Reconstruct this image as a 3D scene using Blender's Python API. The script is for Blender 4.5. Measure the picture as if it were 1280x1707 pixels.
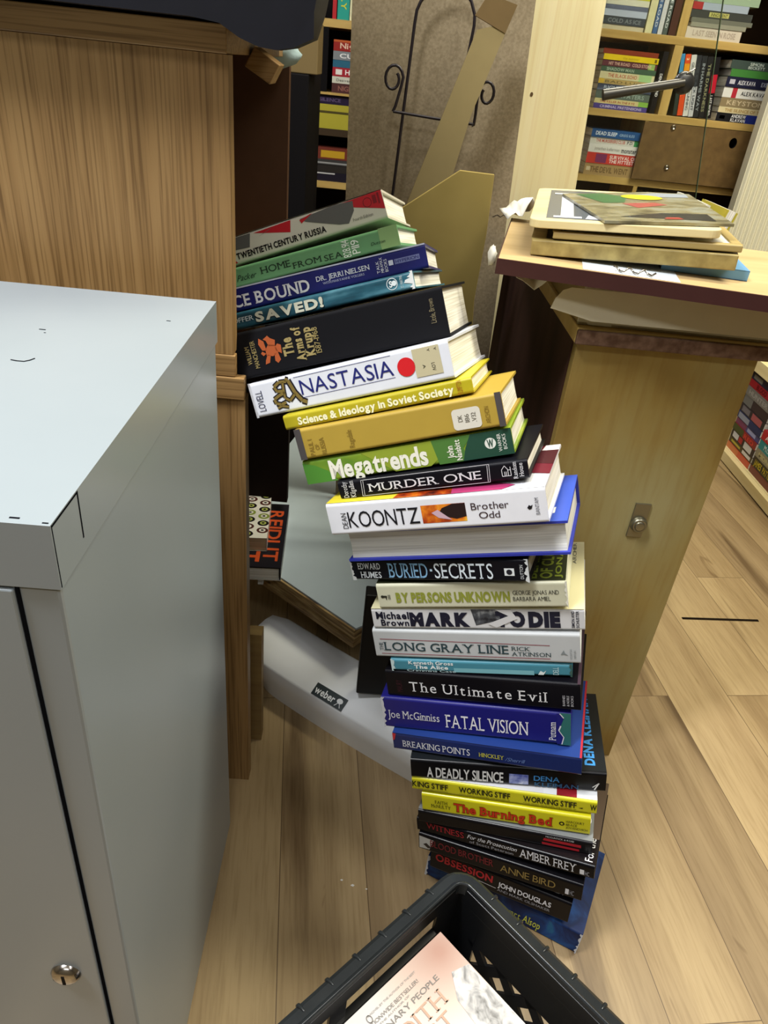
import bpy, math, random
from mathutils import Matrix, Vector

for _o in list(bpy.data.objects):
    bpy.data.objects.remove(_o)
scene = bpy.context.scene
COL = scene.collection
rnd = random.Random(7)

# ------------------------------------------------------------------ camera
cam_data = bpy.data.cameras.new('camera')
cam = bpy.data.objects.new('camera', cam_data)
COL.objects.link(cam)
F_PX = 1211.8
cam_data.sensor_fit = 'VERTICAL'
cam_data.sensor_height = 36.0
cam_data.lens = 36.0 * F_PX / 1707.0
cam_data.clip_start = 0.01
_cam_rot = Matrix(((0.995774, -0.083112, -0.039071), (0.010497, 0.525655, -0.850633), (0.091236, 0.846628, 0.524306)))
cam.matrix_world = Matrix.Translation((0, 0, 1.0)) @ _cam_rot.to_4x4()
scene.camera = cam

# ------------------------------------------------------------------ world, lamps, exposure
world = bpy.data.worlds.new('world')
scene.world = world
world.use_nodes = True
_bg = world.node_tree.nodes['Background']
_bg.inputs[0].default_value = (0.92, 0.96, 1.0, 1)
_bg.inputs[1].default_value = 0.12

def area_light(name, loc, size, power, color, aim):
    d = bpy.data.lights.new(name, 'AREA')
    d.shape = 'RECTANGLE'
    d.size, d.size_y = size
    d.energy = power
    d.color = color
    o = bpy.data.objects.new(name, d)
    COL.objects.link(o)
    o.location = loc
    o.rotation_euler = (Vector(aim) - Vector(loc)).to_track_quat('-Z', 'Y').to_euler()
    return o

# rows of ceiling fluorescents, plus an added front fill lamp
area_light('fluorescent_or_fill', (-0.85, 0.15, 2.60), (0.30, 0.9), 38, (0.96, 0.975, 1.0), (-0.70, 0.25, 0))
area_light('fluorescent_or_fill', (1.15, 0.00, 2.60), (0.30, 1.3), 9, (0.98, 0.98, 0.95), (1.0, 0.3, 0))
area_light('fluorescent_or_fill', (0.10, -1.20, 2.60), (1.3, 0.30), 9, (0.96, 0.98, 1.0), (0.1, -0.6, 0))  # unseen front fill, added to brighten the grill panel and spines
area_light('fluorescent_or_fill', (1.0, 1.20, 2.60), (1.3, 0.30), 34, (1.0, 0.95, 0.76), (1.0, 1.45, 0))
scene.view_settings.view_transform = 'Standard'
scene.view_settings.look = 'None'
scene.view_settings.gamma = 1.0
scene.view_settings.use_curve_mapping = False
scene.view_settings.exposure = 0.97

# ------------------------------------------------------------------ materials
def lin(h):
    h = h.lstrip('#')
    out = []
    for i in (0, 2, 4):
        c = int(h[i:i + 2], 16) / 255.0
        out.append(c / 12.92 if c <= 0.04045 else ((c + 0.055) / 1.055) ** 2.4)
    return (*out, 1.0)

MATS = {}

def new_mat(name):
    m = bpy.data.materials.new(name)
    m.use_nodes = True
    nt = m.node_tree
    return m, nt, nt.nodes['Principled BSDF']

def flat(hexcol, rough=0.5, spec=0.4, metal=0.0, vary=0.0):
    key = ('flat', hexcol, rough, spec, metal, vary)
    if key in MATS:
        return MATS[key]
    m, nt, b = new_mat('surface_' + hexcol.strip('#'))
    b.inputs['Base Color'].default_value = lin(hexcol)
    b.inputs['Roughness'].default_value = rough
    b.inputs['Specular IOR Level'].default_value = spec
    b.inputs['Metallic'].default_value = metal
    if vary > 0:
        tc = nt.nodes.new('ShaderNodeTexCoord')
        nz = nt.nodes.new('ShaderNodeTexNoise')
        nz.inputs['Scale'].default_value = 45
        nz.inputs['Detail'].default_value = 6
        nt.links.new(tc.outputs['Object'], nz.inputs['Vector'])
        mx = nt.nodes.new('ShaderNodeMix')
        mx.data_type = 'RGBA'
        c = lin(hexcol)
        mx.inputs[6].default_value = tuple(max(0, x * (1 - vary)) for x in c[:3]) + (1,)
        mx.inputs[7].default_value = tuple(min(1, x * (1 + vary)) for x in c[:3]) + (1,)
        nt.links.new(nz.outputs['Fac'], mx.inputs[0])
        nt.links.new(mx.outputs[2], b.inputs['Base Color'])
    MATS[key] = m
    return m

def ramp_noise(key, scale, stops, rough=0.5, spec=0.4, detail=4, distortion=0.0, rot=(0, 0, 0), fine=None, bump=0.0):
    """Noise stretched by `scale` through a colour ramp."""
    if key in MATS:
        return MATS[key]
    m, nt, b = new_mat(key)
    b.inputs['Roughness'].default_value = rough
    b.inputs['Specular IOR Level'].default_value = spec
    tc = nt.nodes.new('ShaderNodeTexCoord')
    mp = nt.nodes.new('ShaderNodeMapping')
    mp.inputs['Scale'].default_value = scale
    mp.inputs['Rotation'].default_value = rot
    nz = nt.nodes.new('ShaderNodeTexNoise')
    nz.inputs['Scale'].default_value = 1.0
    nz.inputs['Detail'].default_value = detail
    nz.inputs['Distortion'].default_value = distortion
    rp = nt.nodes.new('ShaderNodeValToRGB')
    els = rp.color_ramp.elements
    while len(els) < len(stops):
        els.new(0.5)
    for e, (p, c) in zip(els, stops):
        e.position = p
        e.color = lin(c)
    nt.links.new(tc.outputs['Object'], mp.inputs['Vector'])
    nt.links.new(mp.outputs['Vector'], nz.inputs['Vector'])
    nt.links.new(nz.outputs['Fac'], rp.inputs['Fac'])
    out = rp.outputs['Color']
    if fine:
        fs, amount = fine
        mp2 = nt.nodes.new('ShaderNodeMapping')
        mp2.inputs['Scale'].default_value = fs
        mp2.inputs['Rotation'].default_value = rot
        n2 = nt.nodes.new('ShaderNodeTexNoise')
        n2.inputs['Scale'].default_value = 1.0
        n2.inputs['Detail'].default_value = 3
        r2 = nt.nodes.new('ShaderNodeValToRGB')
        r2.color_ramp.elements[0].position = 0.36
        r2.color_ramp.elements[1].position = 0.52
        v = 1.0 - amount
        r2.color_ramp.elements[0].color = (v, v * 0.95, v * 0.9, 1)
        r2.color_ramp.elements[1].color = (1, 1, 1, 1)
        nt.links.new(tc.outputs['Object'], mp2.inputs['Vector'])
        nt.links.new(mp2.outputs['Vector'], n2.inputs['Vector'])
        nt.links.new(n2.outputs['Fac'], r2.inputs['Fac'])
        mx = nt.nodes.new('ShaderNodeMix')
        mx.data_type = 'RGBA'
        mx.blend_type = 'MULTIPLY'
        mx.inputs[0].default_value = 1.0
        nt.links.new(out, mx.inputs[6])
        nt.links.new(r2.outputs['Color'], mx.inputs[7])
        out = mx.outputs[2]
    nt.links.new(out, b.inputs['Base Color'])
    if bump:
        bp = nt.nodes.new('ShaderNodeBump')
        bp.inputs['Strength'].default_value = bump
        bp.inputs['Distance'].default_value = 0.001
        nt.links.new(nz.outputs['Fac'], bp.inputs['Height'])
        nt.links.new(bp.outputs['Normal'], b.inputs['Normal'])
    MATS[key] = m
    return m

def oak(key, axis='z', tone=('#86683f', '#967549', '#a08052')):
    """Straight oak grain with cathedral waves, running along `axis`."""
    if key in MATS:
        return MATS[key]
    m, nt, b = new_mat(key)
    b.inputs['Roughness'].default_value = 0.45
    b.inputs['Specular IOR Level'].default_value = 0.35
    tc = nt.nodes.new('ShaderNodeTexCoord')
    mp = nt.nodes.new('ShaderNodeMapping')
    lo, hi = 1.1, 24.0
    mp.inputs['Scale'].default_value = {'z': (hi, hi, lo), 'x': (lo, hi, hi), 'y': (hi, lo, hi)}[axis]
    nz = nt.nodes.new('ShaderNodeTexNoise')
    nz.inputs['Scale'].default_value = 0.55
    nz.inputs['Detail'].default_value = 1.5
    nt.links.new(tc.outputs['Object'], mp.inputs['Vector'])
    nt.links.new(mp.outputs['Vector'], nz.inputs['Vector'])
    ma = nt.nodes.new('ShaderNodeMath')
    ma.operation = 'MULTIPLY'
    ma.inputs[1].default_value = 60.0
    nt.links.new(nz.outputs['Fac'], ma.inputs[0])
    sn = nt.nodes.new('ShaderNodeMath')
    sn.operation = 'SINE'
    nt.links.new(ma.outputs[0], sn.inputs[0])
    mr = nt.nodes.new('ShaderNodeMapRange')
    mr.inputs[1].default_value = -1
    mr.inputs[2].default_value = 1
    nt.links.new(sn.outputs[0], mr.inputs[0])
    rp = nt.nodes.new('ShaderNodeValToRGB')
    e = rp.color_ramp.elements
    e.new(0.5)
    e[0].position, e[0].color = 0.0, lin(tone[0])
    e[1].position, e[1].color = 0.35, lin(tone[1])
    e[2].position, e[2].color = 1.0, lin(tone[2])
    nt.links.new(mr.outputs[0], rp.inputs['Fac'])
    # broad tone drift
    mp3 = nt.nodes.new('ShaderNodeMapping')
    l3, h3 = 0.8, 9.0
    mp3.inputs['Scale'].default_value = {'z': (h3, h3, l3), 'x': (l3, h3, h3), 'y': (h3, l3, h3)}[axis]
    n3 = nt.nodes.new('ShaderNodeTexNoise')
    n3.inputs['Scale'].default_value = 1.0
    nt.links.new(tc.outputs['Object'], mp3.inputs['Vector'])
    nt.links.new(mp3.outputs['Vector'], n3.inputs['Vector'])
    mixa = nt.nodes.new('ShaderNodeMix')
    mixa.data_type = 'RGBA'
    mixa.inputs[0].default_value = 0.5
    mixa.inputs[7].default_value = lin(tone[1])
    nt.links.new(rp.outputs['Color'], mixa.inputs[6])
    nt.links.new(n3.outputs['Fac'], mixa.inputs[0])
    # pores
    mp2 = nt.nodes.new('ShaderNodeMapping')
    l2, h2 = 7.0, 380.0
    mp2.inputs['Scale'].default_value = {'z': (h2, h2, l2), 'x': (l2, h2, h2), 'y': (h2, l2, h2)}[axis]
    n2 = nt.nodes.new('ShaderNodeTexNoise')
    n2.inputs['Scale'].default_value = 1.0
    n2.inputs['Detail'].default_value = 3
    r2 = nt.nodes.new('ShaderNodeValToRGB')
    r2.color_ramp.elements[0].position = 0.34
    r2.color_ramp.elements[1].position = 0.52
    r2.color_ramp.elements[0].color = (0.50, 0.45, 0.40, 1)
    r2.color_ramp.elements[1].color = (1, 1, 1, 1)
    nt.links.new(tc.outputs['Object'], mp2.inputs['Vector'])
    nt.links.new(mp2.outputs['Vector'], n2.inputs['Vector'])
    nt.links.new(n2.outputs['Fac'], r2.inputs['Fac'])
    mx = nt.nodes.new('ShaderNodeMix')
    mx.data_type = 'RGBA'
    mx.blend_type = 'MULTIPLY'
    mx.inputs[0].default_value = 0.8
    nt.links.new(mixa.outputs[2], mx.inputs[6])
    nt.links.new(r2.outputs['Color'], mx.inputs[7])
    nt.links.new(mx.outputs[2], b.inputs['Base Color'])
    MATS[key] = m
    return m

def floor_mat():
    m, nt, b = new_mat('laminate_planks')
    b.inputs['Roughness'].default_value = 0.4
    b.inputs['Specular IOR Level'].default_value = 0.4
    N, L = nt.nodes, nt.links
    tc = N.new('ShaderNodeTexCoord')
    mp = N.new('ShaderNodeMapping')
    mp.inputs['Rotation'].default_value = (0, 0, math.radians(-96.0 + 180))
    mp.inputs['Location'].default_value = (0.18, 0.035, 0)
    L.new(tc.outputs['Object'], mp.inputs['Vector'])
    br = N.new('ShaderNodeTexBrick')
    br.offset = 0.41
    br.offset_frequency = 2
    br.inputs['Scale'].default_value = 1.0
    br.inputs['Brick Width'].default_value = 0.95
    br.inputs['Row Height'].default_value = 0.124
    br.inputs['Mortar Size'].default_value = 0.0007
    br.inputs['Mortar Smooth'].default_value = 0.3
    br.inputs['Bias'].default_value = 0.0
    br.inputs['Color1'].default_value = (0, 0, 0, 1)
    br.inputs['Color2'].default_value = (1, 1, 1, 1)
    br.inputs['Mortar'].default_value = (0.5, 0.5, 0.5, 1)
    L.new(mp.outputs['Vector'], br.inputs['Vector'])
    tone = N.new('ShaderNodeValToRGB')
    te = tone.color_ramp.elements
    te.new(0.5)
    te[0].position, te[0].color = 0.0, lin('#8f7c5e')
    te[1].position, te[1].color = 0.5, lin('#9d8966')
    te[2].position, te[2].color = 1.0, lin('#aa9672')
    L.new(br.outputs['Color'], tone.inputs['Fac'])
    # offset the grain per plank
    ad = N.new('ShaderNodeVectorMath')
    ad.operation = 'MULTIPLY_ADD'
    ad.inputs[1].default_value = (3.1, 7.7, 5.3)
    L.new(br.outputs['Color'], ad.inputs[0])
    L.new(mp.outputs['Vector'], ad.inputs[2])

    def streak(sc, p0, p1, c0, c1, det=5, dist=0.4):
        m2 = N.new('ShaderNodeMapping')
        m2.inputs['Scale'].default_value = sc
        L.new(ad.outputs[0], m2.inputs['Vector'])
        nz = N.new('ShaderNodeTexNoise')
        nz.inputs['Scale'].default_value = 1
        nz.inputs['Detail'].default_value = det
        nz.inputs['Distortion'].default_value = dist
        L.new(m2.outputs['Vector'], nz.inputs['Vector'])
        r = N.new('ShaderNodeValToRGB')
        r.color_ramp.elements[0].position, r.color_ramp.elements[0].color = p0, c0
        r.color_ramp.elements[1].position, r.color_ramp.elements[1].color = p1, c1
        L.new(nz.outputs['Fac'], r.inputs['Fac'])
        return r.outputs['Color']

    def mul(a, bcol, fac=1.0):
        x = N.new('ShaderNodeMix')
        x.data_type = 'RGBA'
        x.blend_type = 'MULTIPLY'
        x.inputs[0].default_value = fac
        L.new(a, x.inputs[6])
        L.new(bcol, x.inputs[7])
        return x.outputs[2]
    W = (1, 1, 1, 1)
    c = tone.outputs['Color']
    c = mul(c, streak((1.1, 17, 1), 0.30, 0.43, (0.42, 0.37, 0.33, 1), W, 5, 0.7))
    c = mul(c, streak((0.7, 16, 1), 0.32, 0.62, (0.76, 0.69, 0.62, 1), (1.08, 1.04, 0.98, 1), 3, 0.3))
    c = mul(c, streak((14, 240, 1), 0.3, 0.55, (0.78, 0.75, 0.7, 1), W, 3, 0.0), 0.8)
    c = mul(c, streak((6, 22, 1), 0.2, 0.29, (0.45, 0.36, 0.28, 1), W, 2, 1.5), 0.8)
    fin = N.new('ShaderNodeMix')
    fin.data_type = 'RGBA'
    fin.inputs[7].default_value = lin('#5a4630')
    L.new(br.outputs['Fac'], fin.inputs[0])
    L.new(c, fin.inputs[6])
    L.new(fin.outputs[2], b.inputs['Base Color'])
    return m

def pages_mat(key='pages', c0='#cfcab8', c1='#eeeadf', axis='z', dens=900.0):
    if key in MATS:
        return MATS[key]
    sc = {'z': (6, 6, dens), 'x': (dens, 6, 6), 'y': (6, dens, 6)}[axis]
    return ramp_noise(key, sc, [(0.35, c0), (0.6, c1)], rough=0.9, spec=0.1, detail=2)

# ------------------------------------------------------------------ objects
ROOT = {}

def props(o, label=None, category=None, group=None, kind=None):
    if label:
        o['label'] = label
    if category:
        o['category'] = category
    if group:
        o['group'] = group
    if kind:
        o['kind'] = kind
    return o

def thing(name, label, category, loc=(0, 0, 0), rot=None, group=None, matrix=None):
    o = bpy.data.objects.new(name, None)
    o.empty_display_size = 0.02
    COL.objects.link(o)
    M = matrix if matrix is not None else Matrix.Translation(loc) @ (rot.to_4x4() if rot else Matrix.Identity(4))
    o.matrix_world = M
    ROOT[o.name] = M.copy()
    return props(o, label, category, group)

class MB:
    def __init__(self):
        self.v, self.f, self.m, self.mats, self.s = [], [], [], [], []

    def mi(self, mat):
        if mat not in self.mats:
            self.mats.append(mat)
        return self.mats.index(mat)

    def add(self, verts, faces, mat, M=None, smooth=False):
        b = len(self.v)
        for p in verts:
            p = Vector(p)
            self.v.append(M @ p if M is not None else p)
        k = self.mi(mat)
        for f in faces:
            self.f.append([i + b for i in f])
            self.m.append(k)
            self.s.append(smooth)
        return self

    def box(self, lo, hi, mat, M=None):
        x0, y0, z0 = lo
        x1, y1, z1 = hi
        vs = [(x0, y0, z0), (x1, y0, z0), (x1, y1, z0), (x0, y1, z0), (x0, y0, z1), (x1, y0, z1), (x1, y1, z1), (x0, y1, z1)]
        return self.add(vs, [(0, 3, 2, 1), (4, 5, 6, 7), (0, 1, 5, 4), (1, 2, 6, 5), (2, 3, 7, 6), (3, 0, 4, 7)], mat, M)

    def poly(self, pts, mat, M=None):
        return self.add(pts, [tuple(range(len(pts)))], mat, M)

    def prism(self, outline, a, b, axis, mat, M=None, smooth=False):
        """outline: 2D points; axis 'x': (y,z), 'y': (x,z), 'z': (x,y)."""
        def put(p, t):
            return {'x': (t, p[0], p[1]), 'y': (p[0], t, p[1]), 'z': (p[0], p[1], t)}[axis]
        n = len(outline)
        vs = [put(p, a) for p in outline] + [put(p, b) for p in outline]
        fs = [tuple(range(n - 1, -1, -1)), tuple(range(n, 2 * n))]
        self.add(vs, fs, mat, M)
        return self.add(vs, [(i, (i + 1) % n, n + (i + 1) % n, n + i) for i in range(n)], mat, M, smooth)

    def tube(self, pts, r, mat, M=None, segs=8, cap=True):
        pts = [Vector(p) for p in pts]
        rings = []
        up = Vector((0, 0, 1))
        for i, p in enumerate(pts):
            d = (pts[min(i + 1, len(pts) - 1)] - pts[max(i - 1, 0)]).normalized()
            if i == 0:
                a = d.orthogonal().normalized()
            else:
                a = (a - d * a.dot(d)).normalized()
            c = d.cross(a)
            rr = r[i] if isinstance(r, (list, tuple)) else r
            rings.append([p + (a * math.cos(2 * math.pi * k / segs) + c * math.sin(2 * math.pi * k / segs)) * rr for k in range(segs)])
        vs = [q for ring in rings for q in ring]
        fs = []
        for i in range(len(pts) - 1):
            for k in range(segs):
                fs.append((i * segs + k, i * segs + (k + 1) % segs, (i + 1) * segs + (k + 1) % segs, (i + 1) * segs + k))
        self.add(vs, fs, mat, M, True)
        if cap:
            self.add(rings[0], [tuple(range(segs - 1, -1, -1))], mat, M)
            self.add(rings[-1], [tuple(range(segs))], mat, M)
        return self

    def lathe(self, profile, mat, M=None, segs=28):
        n = len(profile)
        vs = []
        for k in range(segs):
            t = 2 * math.pi * k / segs
            for r, z in profile:
                vs.append((r * math.cos(t), r * math.sin(t), z))
        fs = []
        for k in range(segs):
            for i in range(n - 1):
                fs.append((k * n + i, ((k + 1) % segs) * n + i, ((k + 1) % segs) * n + i + 1, k * n + i + 1))
        return self.add(vs, fs, mat, M, True)

    def sheet(self, grid, mat, M=None):
        """grid[i][j] of points -> a smooth surface."""
        h, w = len(grid), len(grid[0])
        vs = [p for row in grid for p in row]
        fs = [(i * w + j, i * w + j + 1, (i + 1) * w + j + 1, (i + 1) * w + j) for i in range(h - 1) for j in range(w - 1)]
        return self.add(vs, fs, mat, M, True)

    def build(self, name, parent=None, local=False, bevel=0.0, label=None, solid=0.0, segs=2):
        me = bpy.data.meshes.new(name)
        if parent is not None:
            if local:
                vs = self.v
            else:
                inv = ROOT[parent.name].inverted()
                vs = [inv @ p for p in self.v]
            org = None
        else:
            n = len(self.v)
            org = Vector((sum(p.x for p in self.v) / n, sum(p.y for p in self.v) / n, min(p.z for p in self.v)))
            vs = [p - org for p in self.v]
        me.from_pydata([tuple(p) for p in vs], [], self.f)
        for mt in self.mats:
            me.materials.append(mt)
        me.polygons.foreach_set('material_index', self.m)
        me.polygons.foreach_set('use_smooth', self.s)
        me.update()
        o = bpy.data.objects.new(name, me)
        COL.objects.link(o)
        if parent is not None:
            o.parent = parent
        else:
            o.location = org
        if solid:
            sd = o.modifiers.new('solid', 'SOLIDIFY')
            sd.thickness = solid
        if bevel:
            w = o.modifiers.new('weld', 'WELD')
            w.merge_threshold = 0.00001
            bv = o.modifiers.new('bevel', 'BEVEL')
            bv.width = bevel
            bv.segments = segs
            bv.limit_method = 'ANGLE'
        if label:
            o['label'] = label
        return o

# ------------------------------------------------------------------ lettering
GLYPH = {}

def glyph(ch, bold):
    k = (ch, bold)
    if k not in GLYPH:
        cu = bpy.data.curves.new('glyph', 'FONT')
        cu.body = ch
        cu.resolution_u = 3
        cu.fill_mode = 'FRONT'
        cu.offset = 0.0
        o = bpy.data.objects.new('glyph', cu)
        COL.objects.link(o)
        cu.offset = bold
        bpy.context.view_layer.update()
        me = bpy.data.meshes.new_from_object(o.evaluated_get(bpy.context.evaluated_depsgraph_get()))
        vs = [(v.co.x, v.co.y) for v in me.vertices]
        fs = [tuple(p.vertices) for p in me.polygons]
        bpy.data.objects.remove(o)
        bpy.data.meshes.remove(me)
        bpy.data.curves.remove(cu)
        GLYPH[k] = (vs, fs)
    return GLYPH[k]

SERIF = {  # stems: fractions of the glyph width at bottom / top that carry a serif
    'A': ([.07, .93], []), 'B': ([.14], [.14]), 'D': ([.14], [.14]), 'E': ([.12], [.12]), 'F': ([.12], [.12]), 'H': ([.1, .9], [.1, .9]),
    'I': ([.5], [.5]), 'J': ([], [.85]), 'K': ([.1, .9], [.1, .9]), 'L': ([.12], [.12]), 'M': ([.08, .92], [.08, .92]), 'N': ([.08], [.08, .92]),
    'P': ([.12], [.12]), 'R': ([.12, .9], [.12]), 'T': ([.5], []), 'U': ([], [.1, .9]), 'V': ([], [.08, .92]), 'W': ([], [.05, .95]),
    'X': ([.1, .9], [.1, .9]), 'Y': ([.5], [.08, .92]), 'h': ([.12, .88], [.12]), 'i': ([.5], []), 'l': ([.5], [.5]), 'm': ([.07, .5, .93], [.07]),
    'n': ([.12, .88], [.12]), 'r': ([.2], [.2]), 'u': ([.9], [.1, .9]), 'd': ([.9], [.9]), 'b': ([], [.1]), 'k': ([.1, .9], [.1]), 'p': ([.12], [.12]),
    'v': ([], [.1, .9]), 'y': ([], [.1, .9]), 'w': ([], [.05, .95]), 'f': ([.45], []), '1': ([.6], []),
}

def layout(text, bold=0.0, serif=False, track=0.10):
    """-> verts (2D), faces, width, cap height."""
    cap = max(p[1] for p in glyph('H', bold)[0])
    V, Fc, x = [], [], 0.0
    for ch in text:
        if ch == ' ':
            x += 0.30 * cap * 1.2
            continue
        vs, fs = glyph(ch, bold)
        if not vs:
            continue
        x0 = min(p[0] for p in vs)
        x1 = max(p[0] for p in vs)
        b = len(V)
        V += [(p[0] - x0 + x, p[1]) for p in vs]
        Fc += [tuple(i + b for i in f) for f in fs]
        w = x1 - x0
        if serif and ch in SERIF:
            y0 = min(p[1] for p in vs)
            y1 = max(p[1] for p in vs)
            for fr, yy, sg in [(q, y0, 1) for q in SERIF[ch][0]] + [(q, y1, -1) for q in SERIF[ch][1]]:
                hw, th = 0.17 * cap, 0.075 * cap
                cx = x + fr * w
                b = len(V)
                ya, yb = (yy, yy + th) if sg > 0 else (yy - th, yy)
                V += [(cx - hw, ya), (cx + hw, ya), (cx + hw, yb), (cx - hw, yb)]
                Fc.append((b, b + 1, b + 2, b + 3))
        x += w + track * cap * (1.5 if serif else 1.0)
    return V, Fc, max(x - track * cap, 1e-3), cap

def put_text(mb, text, box, to3d, mat, rot=0, bold=0.0, serif=False, slant=0.0, track=0.10):
    """box=(a0,b0,a1,b1) in the face's metres; rot 90 reads bottom to top, -90 top to bottom, 180 upside down."""
    V, Fc, w, cap = layout(text, bold, serif, track)
    a0, b0, a1, b1 = box
    out = []
    for x, y in V:
        s, t = x / w, y / cap
        if rot == 0:
            p = (a0 + (a1 - a0) * s + slant * t * (b1 - b0), b0 + (b1 - b0) * t)
        elif rot == 90:
            p = (a1 - (a1 - a0) * t, b0 + (b1 - b0) * s)
        elif rot == -90:
            p = (a0 + (a1 - a0) * t, b1 - (b1 - b0) * s)
        else:
            p = (a1 - (a1 - a0) * s, b1 - (b1 - b0) * t)
        out.append(to3d(*p))
    mb.add(out, Fc, mat)

def circle(cx, cy, rx, ry=None, n=20):
    ry = rx if ry is None else ry
    return [(cx + rx * math.cos(2 * math.pi * k / n), cy + ry * math.sin(2 * math.pi * k / n)) for k in range(n)]

# ------------------------------------------------------------------ the setting
RX = ('flat',)
def structure(name, mb, **kw):
    o = mb.build(name, **kw)
    o['kind'] = 'structure'
    return o

fl = MB().box((-2.2, -1.6, -0.02), (2.6, 3.2, 0.0), floor_mat())
structure('floor', fl)
wallm = flat('#6f6654', 0.9, 0.1, vary=0.05)
structure('wall_back', MB().box((-2.2, 3.15, 0), (2.6, 3.2, 2.75), wallm))
structure('wall_left', MB().box((-2.25, -1.6, 0), (-2.2, 3.2, 2.75), wallm))
structure('wall_right', MB().box((2.6, -1.6, 0), (2.65, 3.2, 2.75), wallm))
structure('wall_front', MB().box((-2.2, -1.65, 0), (2.6, -1.6, 2.75), wallm))
structure('ceiling', MB().box((-2.25, -1.65, 2.75), (2.65, 3.2, 2.8), flat('#e6e2d6', 0.9, 0.1)))

OAK_Z = oak('oak_upright', 'z')
OAK_X = oak('oak_level', 'x')
OAK_Y = oak('oak_edge', 'y')
PINE_Z = ramp_noise('pine_upright', (30, 30, 1.6), [(0.3, '#e8ddb0'), (0.55, '#ece2b8'), (0.8, '#f0e8c6')], 0.5, 0.3, fine=((150, 150, 4), 0.06))
PINE_X = ramp_noise('pine_level', (1.6, 30, 30), [(0.3, '#b79b5a'), (0.6, '#c9ad6b'), (0.85, '#d6bd80')], 0.5, 0.3)
PINE_Y = ramp_noise('pine_rail', (30, 1.6, 30), [(0.3, '#d8c48c'), (0.6, '#e6d6a2'), (0.85, '#efe3b6')], 0.5, 0.3)
BLACK = flat('#0b0a0c', 0.5, 0.3)
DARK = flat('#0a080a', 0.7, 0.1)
SEAM = flat('#15161a', 0.9, 0.0)

# ------------------------------------------------------------------ grey steel filing cabinet
def metal_mat():
    m = ramp_noise('painted_steel', (4, 4, 2), [(0.3, '#8a9398'), (0.7, '#91999e')], 0.30, 0.5)
    return m
ST = metal_mat()
cab = thing('filing_cabinet', 'low grey painted steel cabinet with round lock, in front of the oak bookcase', 'cabinet', (-0.385, 0.495, 0))
bd = MB().box((-0.62, 0.300, 0.0), (-0.150, 0.690, 0.7520), ST)
bd.build('body', cab, bevel=0.002)
ld = MB().box((-0.622, 0.2975, 0.7528), (-0.1485, 0.692, 0.7925), ST)
# welded corner tab outlined on the side of the lid, scratches on top
sx = -0.1483
ld.box((sx - 0.0002, 0.299, 0.7905), (sx, 0.333, 0.7918), SEAM)
ld.box((sx - 0.0002, 0.3322, 0.762), (sx, 0.3336, 0.7918), SEAM)
ld.box((sx - 0.0002, 0.2985, 0.7535), (sx, 0.2993, 0.792), SEAM)
ld.build('lid', cab, bevel=0.0016)
pts = [(-0.2577, 0.5030, 0.7927), (-0.2530, 0.5018, 0.7927), (-0.2478, 0.5019, 0.7927), (-0.2450, 0.5050, 0.7927), (-0.2432, 0.5094, 0.7927)]
MB().tube(pts, 0.00045, SEAM, segs=5).build('scratch', cab)
for x0, y0, x1, y1 in ((-0.2655, 0.5712, -0.2605, 0.5724), (-0.259, 0.5645, -0.2575, 0.5652), (-0.177, 0.6212, -0.1735, 0.6222), (-0.1700, 0.3015, -0.1650, 0.3026), (-0.1530, 0.2992, -0.1500, 0.3000)):
    MB().box((x0, y0, 0.7924), (x1, y1, 0.7928), SEAM).build('scratch', cab)
dr = MB().box((-0.605, 0.2972, 0.03), (-0.1735, 0.3000, 0.7505), ST)
do = dr.build('door', cab, bevel=0.0012)
MB().box((-0.1733, 0.2990, 0.03), (-0.1712, 0.2999, 0.752), SEAM).build('door_gap', cab)
ML = Matrix.Translation((-0.199, 0.2972, 0.362)) @ Matrix.Rotation(math.pi / 2, 4, 'X')
CHROME = flat('#a9a39d', 0.2, 0.5, 1.0)
lk = MB().lathe([(0.0, 0.006), (0.006, 0.006), (0.009, 0.005), (0.0115, 0.002), (0.012, -0.001)], CHROME, ML)
lk.box((-0.0012, -0.006, 0.0055), (0.0012, 0.006, 0.0063), DARK, ML)
lk_o = lk.build('lock', None)
lk_o.parent = do
lk_o.location = Vector(lk_o.location) - ROOT[cab.name].translation

# ------------------------------------------------------------------ oak bookcases, open to the right
SHADED_OAK = flat('#4a3222', 0.6, 0.2, vary=0.15)  # inner oak panels, the shade inside the case put into their colour
bc = thing('bookcase', 'lower oak veneer bookcase, end panel behind the grey cabinet', 'bookcase', (-0.32, 1.0, 0))
MB().box((-0.52, 0.768, 0.0), (-0.1355, 0.790, 0.660), OAK_Z).build('end_panel', bc)
e = MB()
e.box((-0.52, 0.764, 0.661), (-0.1355, 0.777, 0.687), OAK_X)
e.box((-0.52, 0.7771, 0.661), (-0.152, 1.25, 0.687), OAK_X)
e.build('top_board', bc, bevel=0.001)
MB().box((-0.52, 0.792, 0.0), (-0.505, 1.24, 0.66), SHADED_OAK).build('back_panel', bc)
MB().box((-0.52, 1.222, 0.25), (-0.1355, 1.242, 0.66), flat('#1e1410', 0.7, 0.1)).build('end_panel', bc)  # same oak painted nearly black for the shade inside
MB().box((-0.17, 0.850, 0.0), (-0.128, 0.872, 0.235), ramp_noise('plinth_ply', (6, 60, 60), [(0.3, '#7d6440'), (0.7, '#98804f')], 0.6)).build('plinth_post', bc)

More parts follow.
